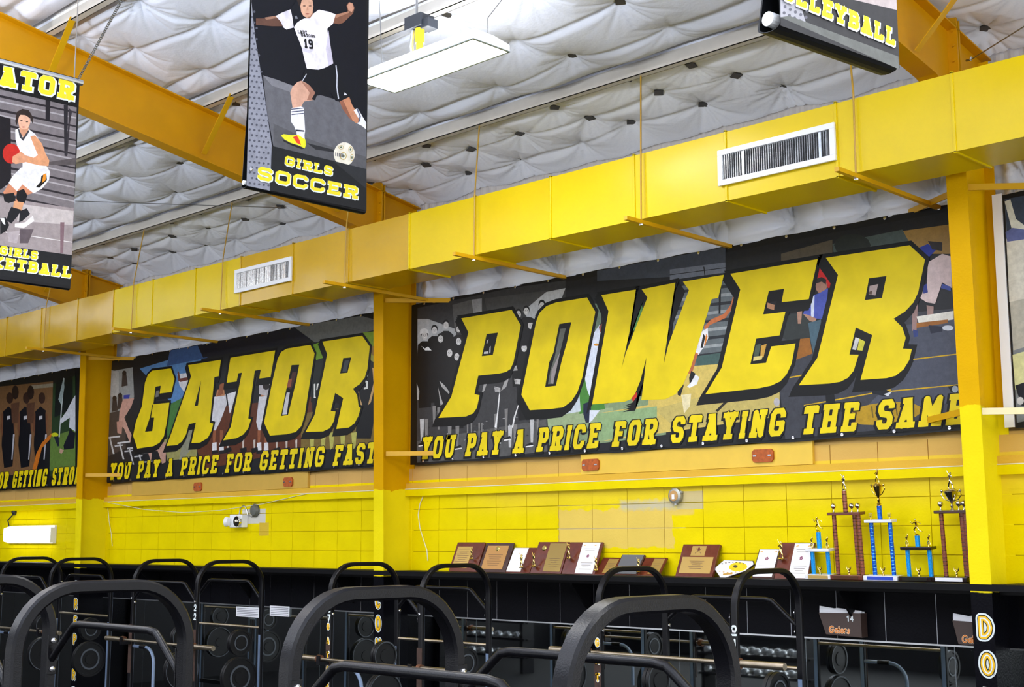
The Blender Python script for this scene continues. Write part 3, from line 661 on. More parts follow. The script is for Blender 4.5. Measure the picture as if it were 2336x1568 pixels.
# ================================================================== WALL BANNERS
def grommets(sh_, parent, x0, x1, z0, z1, n, Y):
    g0 = None
    for i in range(n):
        for z in (z0, z1):
            x = x0+(x1-x0)*(i+.5)/n
            if g0 is None:
                mb = MB(); mb.lathe([(.004, -.014), (.013, -.013), (.013, -.004), (.01, 0)], (0, 0, 0), 8, axis='y'); g0 = mb.build('grommet', M_bolt, None, smooth=True); o = g0; o.parent = parent
            else: o = bpy.data.objects.new('grommet', g0.data); COL.objects.link(o); o.parent = parent
            o.location = Vector((x, Y, z))-Vector(parent['org'])
def wall_banner(x0, x1, label):
    Y = D-.17; z0, z1 = H+.765, H+2.425
    r = thing('wall_banner', label, 'banner', ((x0+x1)/2, Y, z0), 'long printed banners on the wall')
    mb = MB(); nx, nz = 60, 8; b0 = 0
    for j in range(nz+1):
        for i in range(nx+1):
            u, v = i/nx, j/nz; w_ = .004*math.sin(u*37)*(1-v)+.003*math.sin(u*71+2)*(1-v)**2
            zz = z0+(z1-z0)*v-(.006*(1+math.sin(u*math.pi*14)) if j == 0 else 0)-(.004*(1+math.cos(u*math.pi*26)) if j == nz else 0)
            mb.v.append((x0+(x1-x0)*u, Y+.004+w_*.5, zz))
    for j in range(nz):
        for i in range(nx): q = j*(nx+1)+i; mb.face([q, q+1, q+nx+2, q+nx+1])
    mb.build('vinyl_sheet', M_vinylk, r, smooth=True)
    s = Sheet((x0, Y, z0), (1, 0, 0), (0, 0, 1)); s.lim = (.004, x1-x0-.004, .012, z1-z0-.012)
    grommets(s, r, x0, x1, z0+.022, z1-.022, int((x1-x0)/.42), Y-.002)
    return r, s
def headline(s, r, letters, org, shadow=(-.030, -.055), grow=.034):
    for pts, hole in letters:
        P = [s.uv(*p) for p in pts]; Hh = [[s.uv(*p) for p in h] for h in hole]
        mo = MB()
        for k in range(4):
            q = offset_poly(P, grow); f = k/3
            ls = [[(a+shadow[0]*f, b+shadow[1]*f) for a, b in q]]
            s.add(mo, ls, .0054+k*.0001, 0)
        mo.build('letter_outline', M_outline, r)
        ml = MB(); s.add(ml, [P]+Hh, .0066, 0); ml.build('headline_letter', M_letter, r)
def glimpses(s, r, L_):
    g = Sheet(s.O, s.U, s.V); g.k = 320
    for pts, c in L_: g.poly(pts, c)
    g.mb.build('photo_glimpse', M_print, r, kind='stuff')
def tagline(s, r, text, u0, u1, v0, h, name='tagline'):
    for nm, g, off, mt, dx in (('tagline_outline', .016, .0070, M_outline, (-.006, -.008)), ('tagline_letter', 0, .0080, M_letter, (0, 0))):
        for li, polys in enumerate(text_polys(text, h, u1-u0, slant=.22, wt=.21, grow=g, gap=.26, space=.55)):
            mb = MB()
            for i, poly in enumerate(polys):
                b = mb.pts([s.world(u0+p[0]+dx[0], v0+p[1]+dx[1], off+(li % 2)*.0002+(i % 9)*.00002) for p in poly]); mb.face(range(b, b+len(poly)))
            mb.build(nm, mt, r)
c3 = lambda L: [(900+x/3.408, 640+y/3.408) for x, y in L]
c4 = lambda L: [(1480+x/3.0737, 560+y/3.0737) for x, y in L]
c6 = lambda L: [(400+x/3.137, 740+y/3.137) for x, y in L]
c5 = lambda L: [(x/3.135, 800+y/3.135) for x, y in L]
# --- POWER banner
r, s = wall_banner(-10.335, -4.24, 'long banner with huge yellow slanted word POWER between the middle and right columns')
pl = s.poly
pl([(955, 705), (2180, 480), (2195, 985), (955, 1060)], (30, 32, 36))
# black and white team photograph
pl(c3([(180, 215), (900, 60), (1330, 0), (1330, 420), (1180, 1300), (175, 1440)]), (58, 58, 60))
pl(c3([(180, 300), (260, 300), (480, 380), (480, 560), (180, 600)]), (176, 178, 180))
pl(c3([(450, 190), (600, 150), (640, 420), (470, 400)]), (92, 92, 92))
pl(c3([(600, 150), (680, 140), (680, 260), (620, 300)]), (150, 150, 152))
pl(c3([(700, 140), (1180, 80), (1120, 240), (950, 260), (720, 240)]), (74, 74, 74))
pl(c3([(1180, 90), (1330, 60), (1300, 140), (1240, 180), (1120, 300), (1040, 300), (1000, 240)]), (188, 190, 192))
pl(c3([(175, 1250), (1180, 1080), (1190, 1330), (175, 1440)]), (84, 84, 84))
for _ in range(60):
    x = random.uniform(180, 1180); y = random.uniform(1120, 1380)-(x*.12)
    s.ell(*c3([(x, y)])[0], random.uniform(1, 4), random.uniform(.6, 2), (random.choice([50, 70, 130, 160]),)*3, n=6)
for (x, y, k) in ((235, 425, 1.1), (312, 385, 1), (402, 345, 1), (360, 450, 1), (500, 375, .9), (500, 470, 1), (430, 560, 1.05), (487, 590, 1), (965, 260, 1), (1027, 235, 1), (1148, 195, 1.1), (1060, 345, 1), (1010, 520, 1.05)):
    # black shirt and trousers, then face and hair
    pl(c3([(x-52, y+75), (x-20, y+48), (x+22, y+48), (x+58, y+80), (x+62, y+300), (x+50, y+560), (x-45, y+570), (x-60, y+300)]), (22, 22, 24))
for (x, y, k) in ((235, 425, 1.1), (312, 385, 1), (402, 345, 1), (360, 450, 1), (500, 375, .9), (500, 470, 1), (430, 560, 1.05), (487, 590, 1), (965, 260, 1), (1027, 235, 1), (1148, 195, 1.1), (1060, 345, 1), (1010, 520, 1.05)):
    X_, Y_ = c3([(x, y)])[0]; k *= 8.6
    s.ell(X_, Y_-k*.28, k*.86, k*1.12, (30, 30, 30)); s.ell(X_, Y_+k*.18, k*.70, k*1.0, (206, 204, 202))
    s.ell(X_-k*.26, Y_+k*.02, k*.13, k*.08, (70, 66, 64), n=6); s.ell(X_+k*.26, Y_, k*.13, k*.08, (70, 66, 64), n=6); s.ell(X_, Y_+k*.62, k*.26, k*.09, (245, 245, 245), n=6)
    s.ell(X_, Y_+k*.32, k*.07, k*.16, (170, 166, 162), n=6)
pl(c3([(198, 420), (200, 385), (235, 370), (262, 385), (270, 415), (240, 405)]), (215, 215, 215))       # cap
for (a, b) in ((1062, 310), (1005, 490)): pl(c3([(a-36, b+22), (a-30, b-15), (a, b-24), (a+28, b-10), (a+32, b+18)]), (20, 20, 22))
pl(c3([(210, 510), (240, 545), (290, 545), (262, 515), (238, 530)]), (225, 225, 225))
for L_ in ([(860, 780), (905, 720), (870, 830), (830, 860)], [(175, 800), (195, 860), (190, 930), (178, 930)], [(340, 830), (360, 900), (380, 960), (360, 975)], [(350, 780), (395, 820), (430, 870), (425, 885), (370, 830)], [(700, 790), (728, 780), (700, 860), (680, 880)], [(950, 765), (985, 770), (980, 810), (955, 800)], [(905, 680), (950, 662), (960, 700), (915, 705)]): pl(c3(L_), (168, 166, 164))
for (x, y) in ((805, 845), (960, 785)):
    for k in range(4): pl(c3([(x-28+k*2, y-20+k*11), (x+20, y-8+k*8), (x+20, y-1+k*8), (x-28+k*2, y-13+k*11)]), (190, 188, 186))
for x, y0, y1, wd in ((215, 1080, 1250, 26), (250, 1080, 1250, 22), (310, 980, 1120, 20), (345, 990, 1160, 18), (430, 1120, 1290, 24), (490, 1120, 1290, 24), (570, 1120, 1240, 10), (600, 1110, 1240, 10), (660, 1110, 1230, 10), (680, 1110, 1220, 10), (790, 1040, 1200, 22), (870, 1000, 1180, 20), (900, 1130, 1300, 26), (940, 1120, 1260, 24), (1070, 1060, 1260, 26), (1115, 1050, 1190, 14)):
    pl(c3([(x-wd*.6, y0), (x+wd*.7, y0-4), (x+wd*.35, y1), (x-wd*.35, y1)]), (128, 126, 124) if wd < 25 else (186, 186, 186))
for x, y in ((215, 1275), (430, 1310), (495, 1300), (800, 1260), (880, 1230), (1050, 1280)): pl(c3([(x-30, y), (x+20, y-20), (x+34, y+4), (x+10, y+16), (x-28, y+18)]), (24, 24, 26)); pl(c3([(x-28, y+10), (x+32, y), (x+30, y+10), (x-26, y+20)]), (220, 220, 220))
for L_ in ([(780, 1140), (800, 1030), (812, 900), (818, 870), (822, 900), (808, 1040), (796, 1150)], [(915, 1140), (930, 1060), (968, 955), (972, 960), (940, 1070), (924, 1150)]): pl(c3(L_), (225, 225, 225))
# soccer field part
pl(c3([(1190, 1060), (1440, 1010), (1900, 900), (2113, 930), (2113, 1200), (1210, 1320)]), (128, 148, 112))
pl(c3([(1190, 1060), (1440, 1010), (1700, 990), (1700, 1100), (1200, 1200)]), (150, 168, 128))
pl(c3([(1440, 700), (1560, 560), (1640, 1000), (1440, 1040)]), (70, 130, 52)); pl(c3([(1840, 200), (1900, 120), (1960, 300), (1830, 420)]), (84, 140, 80))
pl(c3([(1560, 180), (1610, 180), (1610, 330), (1540, 420)]), (110, 130, 110))
pl(c3([(1530, 440), (1600, 340), (1640, 700), (1540, 960), (1500, 850), (1470, 700)]), (216, 224, 240)); pl(c3([(1590, 360), (1625, 330), (1640, 420), (1600, 400)]), (150, 80, 70))
s.ell(*c3([(1572, 500)])[0], 6, 3, (206, 140, 40)); pl(c3([(1220, 1040), (1440, 890), (1450, 1020), (1300, 1045)]), (196, 206, 214))
pl(c3([(1470, 960), (1530, 940), (1530, 1100), (1490, 1110), (1470, 1040)]), (28, 36, 60)); pl(c3([(1520, 1010), (1600, 1010), (1540, 1090), (1515, 1110)]), (214, 220, 230))
s.ell(*c3([(1735, 1130)])[0], 17, 19, (226, 230, 232)); pl(c3([(1688, 1150), (1710, 1120), (1712, 1150), (1700, 1180)]), (40, 60, 110))
pl(c3([(1240, 400), (1345, 370), (1270, 640), (1250, 810), (1190, 810), (1210, 640)]), (86, 92, 84)); pl(c3([(1285, 640), (1310, 560), (1260, 740), (1232, 810), (1218, 720)]), (140, 132, 132))
pl(c3([(1840, 900), (1885, 870), (1895, 940), (1860, 955)]), (196, 50, 34))
# top of gym wall
pl(c4([(-360, 90), (150, 60), (540, 0), (540, 200), (-360, 250)]), (64, 70, 82)); pl(c4([(150, 170), (540, 120), (540, 190), (150, 245)]), (110, 116, 130))
pl(c4([(385, 150), (392, 150), (400, 215), (393, 217)]), (20, 20, 24)); pl(c4([(150, 205), (540, 155), (540, 160), (150, 210)]), (24, 24, 28))
pl(c4([(-400, -60), (-260, -80), (-260, 90), (-400, 90)]), (130, 96, 50)); pl(c4([(-500, 0), (-400, -20), (-400, 100), (-500, 90)]), (84, 76, 62))
# bleachers and court with basketball player
pl(c4([(190, 290), (620, 240), (600, 560), (530, 850), (260, 860), (170, 600)]), (96, 104, 108))
for k in range(9):
    y = 300+k*58; pl(c4([(185, y+20), (610, y-30), (610, y-8), (185, y+40)]), (150, 156, 158) if k % 2 else (36, 40, 46))
pl(c4([(495, 290), (510, 288), (505, 480), (492, 480)]), (20, 20, 24))
pl(c4([(330, 780), (530, 750), (530, 830), (340, 850)]), (66, 92, 88))
pl(c4([(0, 900), (340, 845), (920, 800), (920, 1200), (-360, 1380), (-360, 1180), (0, 1120)]), (206, 182, 96)); pl(c4([(40, 1150), (560, 1010), (920, 1000), (920, 1170), (200, 1290)]), (190, 172, 98))
pl(c4([(230, 1050), (300, 1040), (290, 1130), (250, 1180)]), (226, 214, 170)); pl(c4([(-360, 1180), (60, 1130), (60, 1300), (-360, 1380)]), (140, 168, 120))
pl(c4([(470, 1160), (540, 1090), (620, 1060), (615, 1075), (550, 1105), (485, 1170)]), (40, 36, 30))
pl(c4([(600, 340), (606, 352), (590, 440), (540, 510), (430, 560), (400, 600), (390, 570), (440, 520), (530, 480), (575, 420)]), (196, 110, 62))
pl(c4([(350, 620), (415, 580), (420, 650), (390, 710), (350, 770), (325, 740)]), (226, 226, 230)); pl(c4([(385, 620), (400, 640), (380, 720), (365, 720)]), (30, 26, 24)); pl(c4([(405, 620), (415, 640), (396, 710), (390, 700)]), (220, 130, 40))
pl(c4([(320, 750), (350, 760), (335, 800), (312, 880), (290, 905), (270, 890), (305, 820)]), (184, 104, 62)); pl(c4([(300, 880), (330, 900), (320, 950), (290, 985), (285, 930)]), (24, 24, 26))
pl(c4([(330, 905), (357, 925), (340, 975), (290, 1000), (270, 992), (300, 960)]), (226, 228, 230)); pl(c4([(205, 1020), (240, 960), (248, 985), (225, 1058), (205, 1050)]), (30, 30, 32))
# wrestling part
pl(c4([(900, 560), (2180, 440), (2200, 1240), (960, 1360), (920, 1000)]), (58, 60, 68)); pl(c4([(1780, 560), (2160, 520), (2190, 1100), (1500, 1160), (1860, 800)]), (74, 78, 92))
pl(c4([(930, 60), (1290, -40), (1290, 100), (930, 140)]), (84, 76, 62)); pl(c4([(1000, 480), (1160, 480), (1170, 760), (920, 640), (950, 520)]), (44, 50, 50))
pl(c4([(1780, -100), (2140, -150), (2150, 60), (1880, 60)]), (150, 118, 60)); pl(c4([(1290, -10), (1780, -110), (1830, -20), (1300, 60)]), (70, 82, 80)); s.ell(*c4([(1430, 0)])[0], 42, 26, (34, 40, 38))
pl(c4([(1030, 660), (1130, 650), (1150, 760), (1030, 805)]), (150, 94, 30)); pl(c4([(1040, 430), (1080, 430), (1070, 550), (1048, 550)]), (170, 130, 110)); pl(c4([(980, 440), (1100, 425), (1100, 440), (980, 458)]), (200, 206, 200))
pl(c4([(1180, 165), (1220, 148), (1282, 240), (1270, 300), (1180, 280)]), (196, 26, 26))
s.ell(*c4([(1212, 285)])[0], 13, 18, (160, 118, 100)); pl(c4([(1170, 270), (1178, 235), (1215, 222), (1248, 240), (1244, 275), (1215, 255)]), (30, 24, 22))
pl(c4([(1130, 360), (1200, 335), (1260, 300), (1240, 520), (1130, 510), (1085, 480)]), (70, 84, 170)); pl(c4([(1140, 370), (1165, 350), (1160, 500), (1140, 505)]), (200, 208, 226)); pl(c4([(1085, 482), (1110, 485), (1180, 515), (1165, 540), (1130, 530)]), (172, 130, 108))
pl(c4([(1120, 545), (1210, 520), (1200, 640), (1160, 760), (1140, 680)]), (70, 96, 110))
pl(c4([(1960, 120), (2060, 60), (2125, 80), (2125, 300), (2060, 260), (2010, 410), (1950, 400), (1890, 360), (1900, 310), (1950, 310)]), (206, 186, 184)); pl(c4([(1890, 20), (1960, -10), (2020, 30), (1960, 90), (1940, 100)]), (30, 50, 140)); pl(c4([(1960, -30), (2060, -20), (2060, 40), (1990, 30)]), (40, 34, 34))
pl(c4([(1910, 290), (1950, 270), (1960, 330), (1930, 340)]), (40, 54, 130)); pl(c4([(2060, 270), (2120, 290), (2120, 320), (2050, 300)]), (60, 76, 150)); pl(c4([(1850, 400), (1890, 410), (1880, 600), (1850, 600)]), (150, 122, 118)); pl(c4([(1950, 420), (2000, 430), (1995, 540), (1960, 550)]), (158, 130, 124))
pl(c4([(1880, 500), (2140, 460), (2140, 520), (1900, 560)]), (222, 220, 210)); pl(c4([(1880, 545), (2100, 520), (2100, 545), (1880, 580)]), (150, 96, 40)); pl(c4([(1855, 590), (1890, 600), (1890, 640), (1860, 645)]), (50, 64, 120)); pl(c4([(1965, 560), (2060, 570), (2060, 605), (1980, 620)]), (40, 44, 60)); s.ell(*c4([(2100, 580)])[0], 13, 6, (200, 206, 216))
for (a, b, c_, d_) in ((1820, 800, 2160, 760), (980, 925, 1180, 890), (1690, 1020, 2170, 975), (1090, 1120, 1700, 1010)): pl(c4([(a, b), (c_, d_), (c_, d_+8), (a, b+9)]), (196, 160, 20))
s.ell(*c4([(1650, 1180)])[0], 88, 25, (176, 140, 24), rot=-.1, n=20)
for k in range(7): pl(c4([(1560+k*34, 1130-k*3), (1570+k*34, 1130-k*3), (1580+k*34, 1210-k*3), (1570+k*34, 1210-k*3)]), (110, 90, 30))
pl(c4([(1560, 990), (1610, 985), (1700, 1030), (1660, 1060), (1570, 1040)]), (22, 26, 34)); pl(c4([(1650, 1045), (1708, 1025), (1680, 1060)]), (210, 214, 220)); pl(c4([(1240, 1010), (1300, 1010), (1310, 1110), (1245, 1105)]), (18, 20, 24)); pl(c4([(1250, 1030), (1290, 1030), (1290, 1045), (1250, 1045)]), (200, 200, 210))
s.ell(*c4([(900, 1100)])[0], 7, 10, (180, 176, 180)); pl(c4([(2100, 990), (2170, 980), (2170, 1040), (2120, 1030)]), (24, 26, 32)); s.ell(*c4([(2150, 1010)])[0], 7, 8, (150, 160, 170))
s.mb.build('photo_print', M_print, r)
Ltr = [
 (c3([(523, 295), (915, 230), (985, 350), (928, 640), (905, 690), (870, 712), (820, 725), (655, 742), (625, 885), (665, 893), (645, 990), (615, 1035), (560, 1058), (345, 1070), (445, 905), (578, 405)]), [c3([(720, 418), (808, 406), (768, 580), (682, 590)])]),
 (c3([(1260, 172), (1500, 133), (1565, 245), (1462, 760), (1425, 870), (1380, 940), (1315, 988), (1220, 1000), (1055, 1010), (990, 890), (1105, 320), (1130, 255), (1185, 200)]), [c3([(1285, 340), (1378, 325), (1345, 480), (1305, 620), (1258, 820), (1175, 830), (1205, 640), (1240, 560)])]),
 (c3([(1612, 115), (1880, 72), (1830, 400), (1768, 690), (1800, 570), (1970, 133), (1925, 70)])+c4([(190, 262), (150, 520), (107, 838), (140, 700), (285, 315), (243, 255), (530, 207), (490, 370), (445, 378), (300, 850), (240, 985), (190, 1045), (120, 1080)])+c3([(1922, 932), (1945, 750), (1962, 600), (1915, 780), (1875, 880), (1840, 925), (1790, 945), (1540, 965), (1667, 240)]), []),
 (c4([(575, 200), (1188, 97), (1125, 378), (935, 400), (952, 305), (845, 322), (805, 485), (962, 467), (920, 632), (757, 655), (715, 835), (825, 825), (862, 710), (1032, 688), (1005, 830), (970, 905), (925, 955), (860, 985), (780, 1002), (400, 1045), (515, 858), (645, 310)]), []),
 (c4([(1245, 88), (1832, 0), (1940, 100), (1892, 330), (1860, 400), (1800, 465), (1720, 515), (1780, 575), (1805, 650), (1785, 725), (1848, 727), (1830, 805), (1790, 870), (1735, 915), (1670, 932), (1488, 945), (1570, 630), (1455, 577), (1410, 767), (1475, 768), (1440, 880), (1400, 930), (1345, 958), (1270, 970), (1055, 982), (1185, 790), (1330, 208)]), [c4([(1548, 232), (1670, 215), (1638, 370), (1518, 385)])]),
]
headline(s, r, Ltr, None)
glimpses(s, r, [(c3([(1292, 378), (1335, 372), (1300, 520), (1262, 660), (1240, 805), (1196, 808), (1215, 700), (1250, 590)]), (96, 100, 92)), (c3([(1270, 600), (1290, 560), (1262, 690), (1236, 805), (1215, 800), (1225, 700)]), (150, 142, 142)),
 (c3([(722, 465), (735, 458), (725, 490), (718, 490)]), (180, 180, 180)), (c3([(742, 520), (752, 510), (750, 560), (738, 570)]), (170, 170, 170)), (c3([(700, 556), (732, 552), (730, 570), (698, 572)]), (200, 200, 200)),
 (c4([(835, 402), (885, 418), (882, 455), (832, 440)]), (180, 130, 96)), (c4([(752, 700), (790, 690), (770, 790), (735, 812)]), (70, 84, 70)), (c4([(790, 705), (830, 690), (808, 785), (785, 790)]), (196, 150, 60)), (c4([(738, 782), (800, 775), (796, 800), (735, 812)]), (214, 196, 120)),
 (c4([(1552, 285), (1612, 272), (1592, 352), (1545, 345)]), (168, 150, 146)), (c4([(1550, 325), (1570, 318), (1566, 345), (1546, 343)]), (90, 70, 60)), (c4([(1452, 645), (1480, 655), (1455, 735), (1430, 730)]), (206, 206, 204)), (c4([(1480, 655), (1520, 675), (1500, 740), (1465, 735)]), (206, 200, 60))])
tx = lambda a: a-(-10.335)
tagline(s, r, 'YOU PAY A PRICE FOR STAYING THE SAME', tx(-10.17), tx(-4.36), .040, .225)
# --- GATOR banner
r, s = wall_banner(-16.51, -10.50, 'long banner with big yellow slanted word GATOR between the left and middle columns')
pl = s.poly
pl([(248, 828), (862, 724), (866, 1072), (240, 1107)], (30, 32, 36))
pl(c5([(790, 150), (950, 120), (960, 330), (930, 420), (780, 470)]), (150, 152, 150)); pl(c5([(790, 140), (850, 150), (850, 300), (820, 360), (790, 320)]), (176, 176, 172))
for (x, y) in ((820, 350), (860, 330), (890, 170)): pl(c5([(x-14, y), (x+14, y-5), (x+24, y+80), (x-20, y+90)]), (60, 52, 50)); s.ell(*c5([(x, y-8)])[0], 5, 6, (44, 36, 34))
pl(c5([(770, 450), (900, 420), (900, 700), (770, 760)]), (70, 62, 58)); pl(c5([(885, 320), (930, 315), (925, 345), (885, 345)]), (50, 60, 150))
pl(c5([(880, 350), (960, 340), (940, 400), (890, 480), (920, 560), (950, 620), (930, 660), (890, 560), (850, 520), (855, 440)]), (196, 150, 134)); pl(c5([(835, 510), (880, 500), (870, 600), (840, 590)]), (186, 140, 124))
for k in range(4):
    a = 770+k*70; b = 620+k*38
    pl(c5([(a, b), (a+90, b-12), (a+90, b), (a, b+12)]), (196, 196, 196)); pl(c5([(a+10, b), (a+20, b), (a+50, b+120), (a+38, b+120)]), (186, 186, 186)); pl(c5([(a+50, b+60), (a+110, b+52), (a+110, b+62), (a+52, b+70)]), (180, 180, 182))
pl(c5([(1000, 130), (1230, 60), (1440, 40), (1440, 100), (1340, 350), (1290, 350), (1240, 390)]), (90, 136, 190)); pl(c5([(1225, 380), (1320, 330), (1250, 520), (1200, 640), (1190, 500)]), (70, 120, 60)); pl(c5([(1170, 640), (1410, 560), (1410, 760), (1200, 790)]), (150, 146, 90))
pl(c5([(1268, 170), (1340, 160), (1360, 230), (1320, 300), (1285, 250)]), (214, 214, 218)); pl(c5([(1270, 150), (1280, 150), (1290, 200), (1350, 190), (1340, 170), (1368, 180), (1360, 210), (1290, 225), (1275, 215)]), (110, 60, 50))
pl(c5([(1050, 690), (1150, 650), (1190, 660), (1185, 800), (1160, 810), (1130, 720), (1090, 720), (1080, 800)]), (186, 146, 130)); pl(c5([(1340, 560), (1365, 620), (1350, 700), (1320, 780), (1280, 780), (1320, 680)]), (150, 150, 130))
pl(c6([(-20, 100), (240, 60), (230, 240), (-60, 300)]), (60, 90, 140)); pl(c6([(100, 20), (1000, -40), (1330, -60), (1330, 60), (700, 160), (200, 240)]), (22, 26, 40)); pl(c6([(850, 20), (1330, -60), (1440, -30), (1440, 40), (1000, 130)]), (104, 106, 104))
pl(c6([(240, 600), (980, 520), (980, 880), (200, 1040), (150, 880)]), (96, 52, 34)); pl(c6([(900, 640), (1450, 560), (1450, 850), (900, 920)]), (120, 100, 50))
for x in (300, 620):
    pl(c6([(x-20, 520), (x+60, 500), (x+70, 570), (x+40, 650), (x+20, 700), (x-20, 780), (x-40, 700)]), (214, 214, 220)); pl(c6([(x, 470), (x+50, 460), (x+55, 510), (x-10, 520)]), (190, 130, 90))
    for d_ in (-20, 30): pl(c6([(x+d_-10, 760), (x+d_+12, 760), (x+d_+6, 850), (x+d_-10, 850)]), (150, 90, 60)); pl(c6([(x+d_-14, 850), (x+d_+16, 845), (x+d_+18, 910), (x+d_-16, 915)]), (220, 220, 224)); pl(c6([(x+d_-18, 905), (x+d_+26, 900), (x+d_+30, 925), (x+d_-20, 930)]), (30, 30, 34))
pl(c6([(320, 430), (350, 420), (340, 500), (300, 520)]), (150, 90, 60)); pl(c6([(370, 500), (440, 480), (400, 620), (390, 640)]), (226, 226, 230)); pl(c6([(600, 430), (690, 410), (670, 520), (600, 500)]), (190, 186, 190)); s.ell(*c6([(650, 440)])[0], 8, 10, (40, 34, 34))
pl(c6([(790, 480), (830, 480), (815, 600), (790, 650), (765, 640)]), (206, 206, 210)); pl(c6([(810, 400), (840, 395), (835, 470), (805, 470)]), (170, 90, 60))
pl(c6([(975, 150), (1060, 120), (1060, 240), (1010, 260)]), (110, 150, 30)); pl(c6([(1340, 60), (1440, 50), (1440, 180), (1380, 190)]), (120, 150, 40)); pl(c6([(1000, 260), (1060, 240), (1040, 440), (1000, 560), (970, 560)]), (24, 30, 30))
pl(c6([(1330, 300), (1400, 260), (1450, 300), (1450, 520), (1400, 820), (1290, 820), (1310, 500)]), (20, 22, 26)); pl(c6([(1380, 160), (1440, 180), (1440, 280), (1400, 260)]), (150, 150, 60)); s.ell(*c6([(1425, 190)])[0], 8, 12, (130, 100, 50))
pl(c6([(1410, 310), (1440, 330), (1440, 400), (1400, 560), (1380, 580), (1420, 420)]), (196, 160, 110)); pl(c6([(1290, 460), (1310, 440), (1320, 520), (1340, 580), (1315, 580)]), (196, 160, 110))
for L_ in ([(1350, 370), (1378, 362), (1378, 374), (1362, 380), (1362, 400), (1380, 410), (1378, 462), (1350, 468), (1350, 456), (1366, 450), (1366, 420), (1350, 410)], [(992, 428), (1003, 425), (1003, 520), (1010, 522), (1010, 528), (992, 528)], [(1014, 428), (1028, 424), (1020, 470), (1010, 470)]): pl(c6(L_), (226, 226, 220))
for x in (960, 1040, 1100, 1180, 1260): pl(c6([(x, 780), (x+40, 770), (x+30, 880), (x+10, 900)]), (180, 176, 90))
for x in (370, 480, 560, 720, 790, 860): pl(c6([(x, 830), (x+14, 825), (x+12, 900), (x+2, 905)]), (200, 190, 180)); pl(c6([(x-16, 890), (x+30, 880), (x+34, 910), (x-10, 925)]), (24, 24, 28))
pl(c6([(80, 740), (130, 740), (110, 900), (60, 960), (30, 940)]), (140, 140, 120))
s.mb.build('photo_print', M_print, r)
Ltr = [
 (c5([(1090, 145), (1225, 128), (1252, 203), (1230, 297), (1145, 308), (1153, 252), (1115, 260), (1100, 385), (1215, 373), (1195, 520), (1175, 615), (1145, 660), (1100, 685), (985, 702), (955, 610), (975, 510), (1018, 400), (1040, 230), (1060, 175)]), [c5([(1098, 388), (1083, 480), (1106, 480), (1092, 577), (1040, 582), (1075, 480), (1092, 388)])]),
 (c6([(95, 293), (330, 255), (313, 373), (283, 378), (250, 705), (275, 712), (262, 765), (235, 815), (180, 848), (118, 852), (150, 705), (100, 715), (80, 790), (50, 840), (15, 865), (-60, 872), (-25, 780), (5, 690), (115, 375)]), [c6([(188, 402), (165, 582), (140, 588)])]),
 (c6([(398, 240), (718, 188), (685, 378), (603, 390), (615, 325), (572, 333), (525, 675), (545, 680), (525, 745), (490, 790), (440, 817), (345, 832), (400, 735), (480, 347), (455, 352), (442, 410), (370, 420)]), []),
 (c6([(800, 175), (970, 148), (1000, 210), (968, 400), (930, 650), (905, 730), (865, 772), (800, 788), (680, 798), (638, 705), (700, 400), (735, 250), (760, 200)]), [c6([(835, 293), (890, 290), (870, 400), (810, 650), (760, 658), (790, 500)])]),
 (c6([(1055, 125), (1340, 82), (1395, 160), (1378, 320), (1358, 385), (1322, 430), (1275, 462), (1305, 510), (1315, 590), (1330, 600), (1312, 660), (1285, 710), (1245, 740), (1155, 750), (1205, 530), (1147, 492), (1115, 622), (1150, 625), (1140, 690), (1110, 745), (1060, 768), (935, 772), (1000, 650), (1090, 215)]), [c6([(1205, 243), (1262, 238), (1235, 348), (1182, 353)])]),
]
headline(s, r, Ltr, None, shadow=(-.030, -.05), grow=.030)
glimpses(s, r, [(c6([(840, 345), (872, 340), (850, 420), (830, 470), (812, 460)]), (70, 40, 34)), (c6([(806, 395), (838, 390), (828, 450), (800, 455)]), (150, 80, 56)), (c6([(800, 490), (822, 488), (800, 645), (768, 648), (785, 560)]), (206, 206, 210)),
 (c5([(1120, 290), (1140, 284), (1136, 330), (1112, 336)]), (120, 118, 112)), (c6([(1215, 262), (1248, 256), (1228, 338), (1198, 342)]), (60, 66, 70))])
tx = lambda a: a-(-16.51)
tagline(s, r, 'YOU PAY A PRICE FOR GETTING FASTER', tx(-16.44), tx(-10.52), .032, .225)
# --- STRONGER banner
r, s = wall_banner(-22.7, -16.69, 'long dark banner at far left ending in the words GETTING STRONGER')
pl = s.poly
pl([(-10, 880), (172, 848), (172, 1112), (-10, 1128)], (26, 26, 28))
pl(c5([(-20, 260), (380, 220), (370, 600), (280, 700), (230, 880), (-20, 900)]), (124, 90, 58)); pl(c5([(225, 250), (380, 235), (380, 262), (225, 275)]), (150, 140, 120))
for x in (60, 180, 290):
    pl(c5([(x-40, 440), (x, 400), (x+40, 430), (x+46, 660), (x+30, 830), (x-30, 840), (x-48, 680)]), (18, 18, 24)); s.ell(*c5([(x+10, 340)])[0], 8, 13, (58, 38, 30)); pl(c5([(x-50, 450), (x-36, 450), (x-40, 620), (x-56, 560)]), (110, 70, 48)); pl(c5([(x+36, 440), (x+52, 470), (x+48, 600), (x+40, 580)]), (120, 78, 52)); pl(c5([(x-10, 470), (x+14, 466), (x+14, 490), (x-10, 496)]), (200, 200, 206)); pl(c5([(x+34, 600), (x+46, 600), (x+30, 780), (x+22, 780)]), (180, 180, 190))
for x in (110, 220): s.ell(*c5([(x, 300)])[0], 8, 16, (44, 30, 26)); pl(c5([(x-30, 380), (x+30, 370), (x+20, 520), (x-24, 520)]), (90, 60, 44))
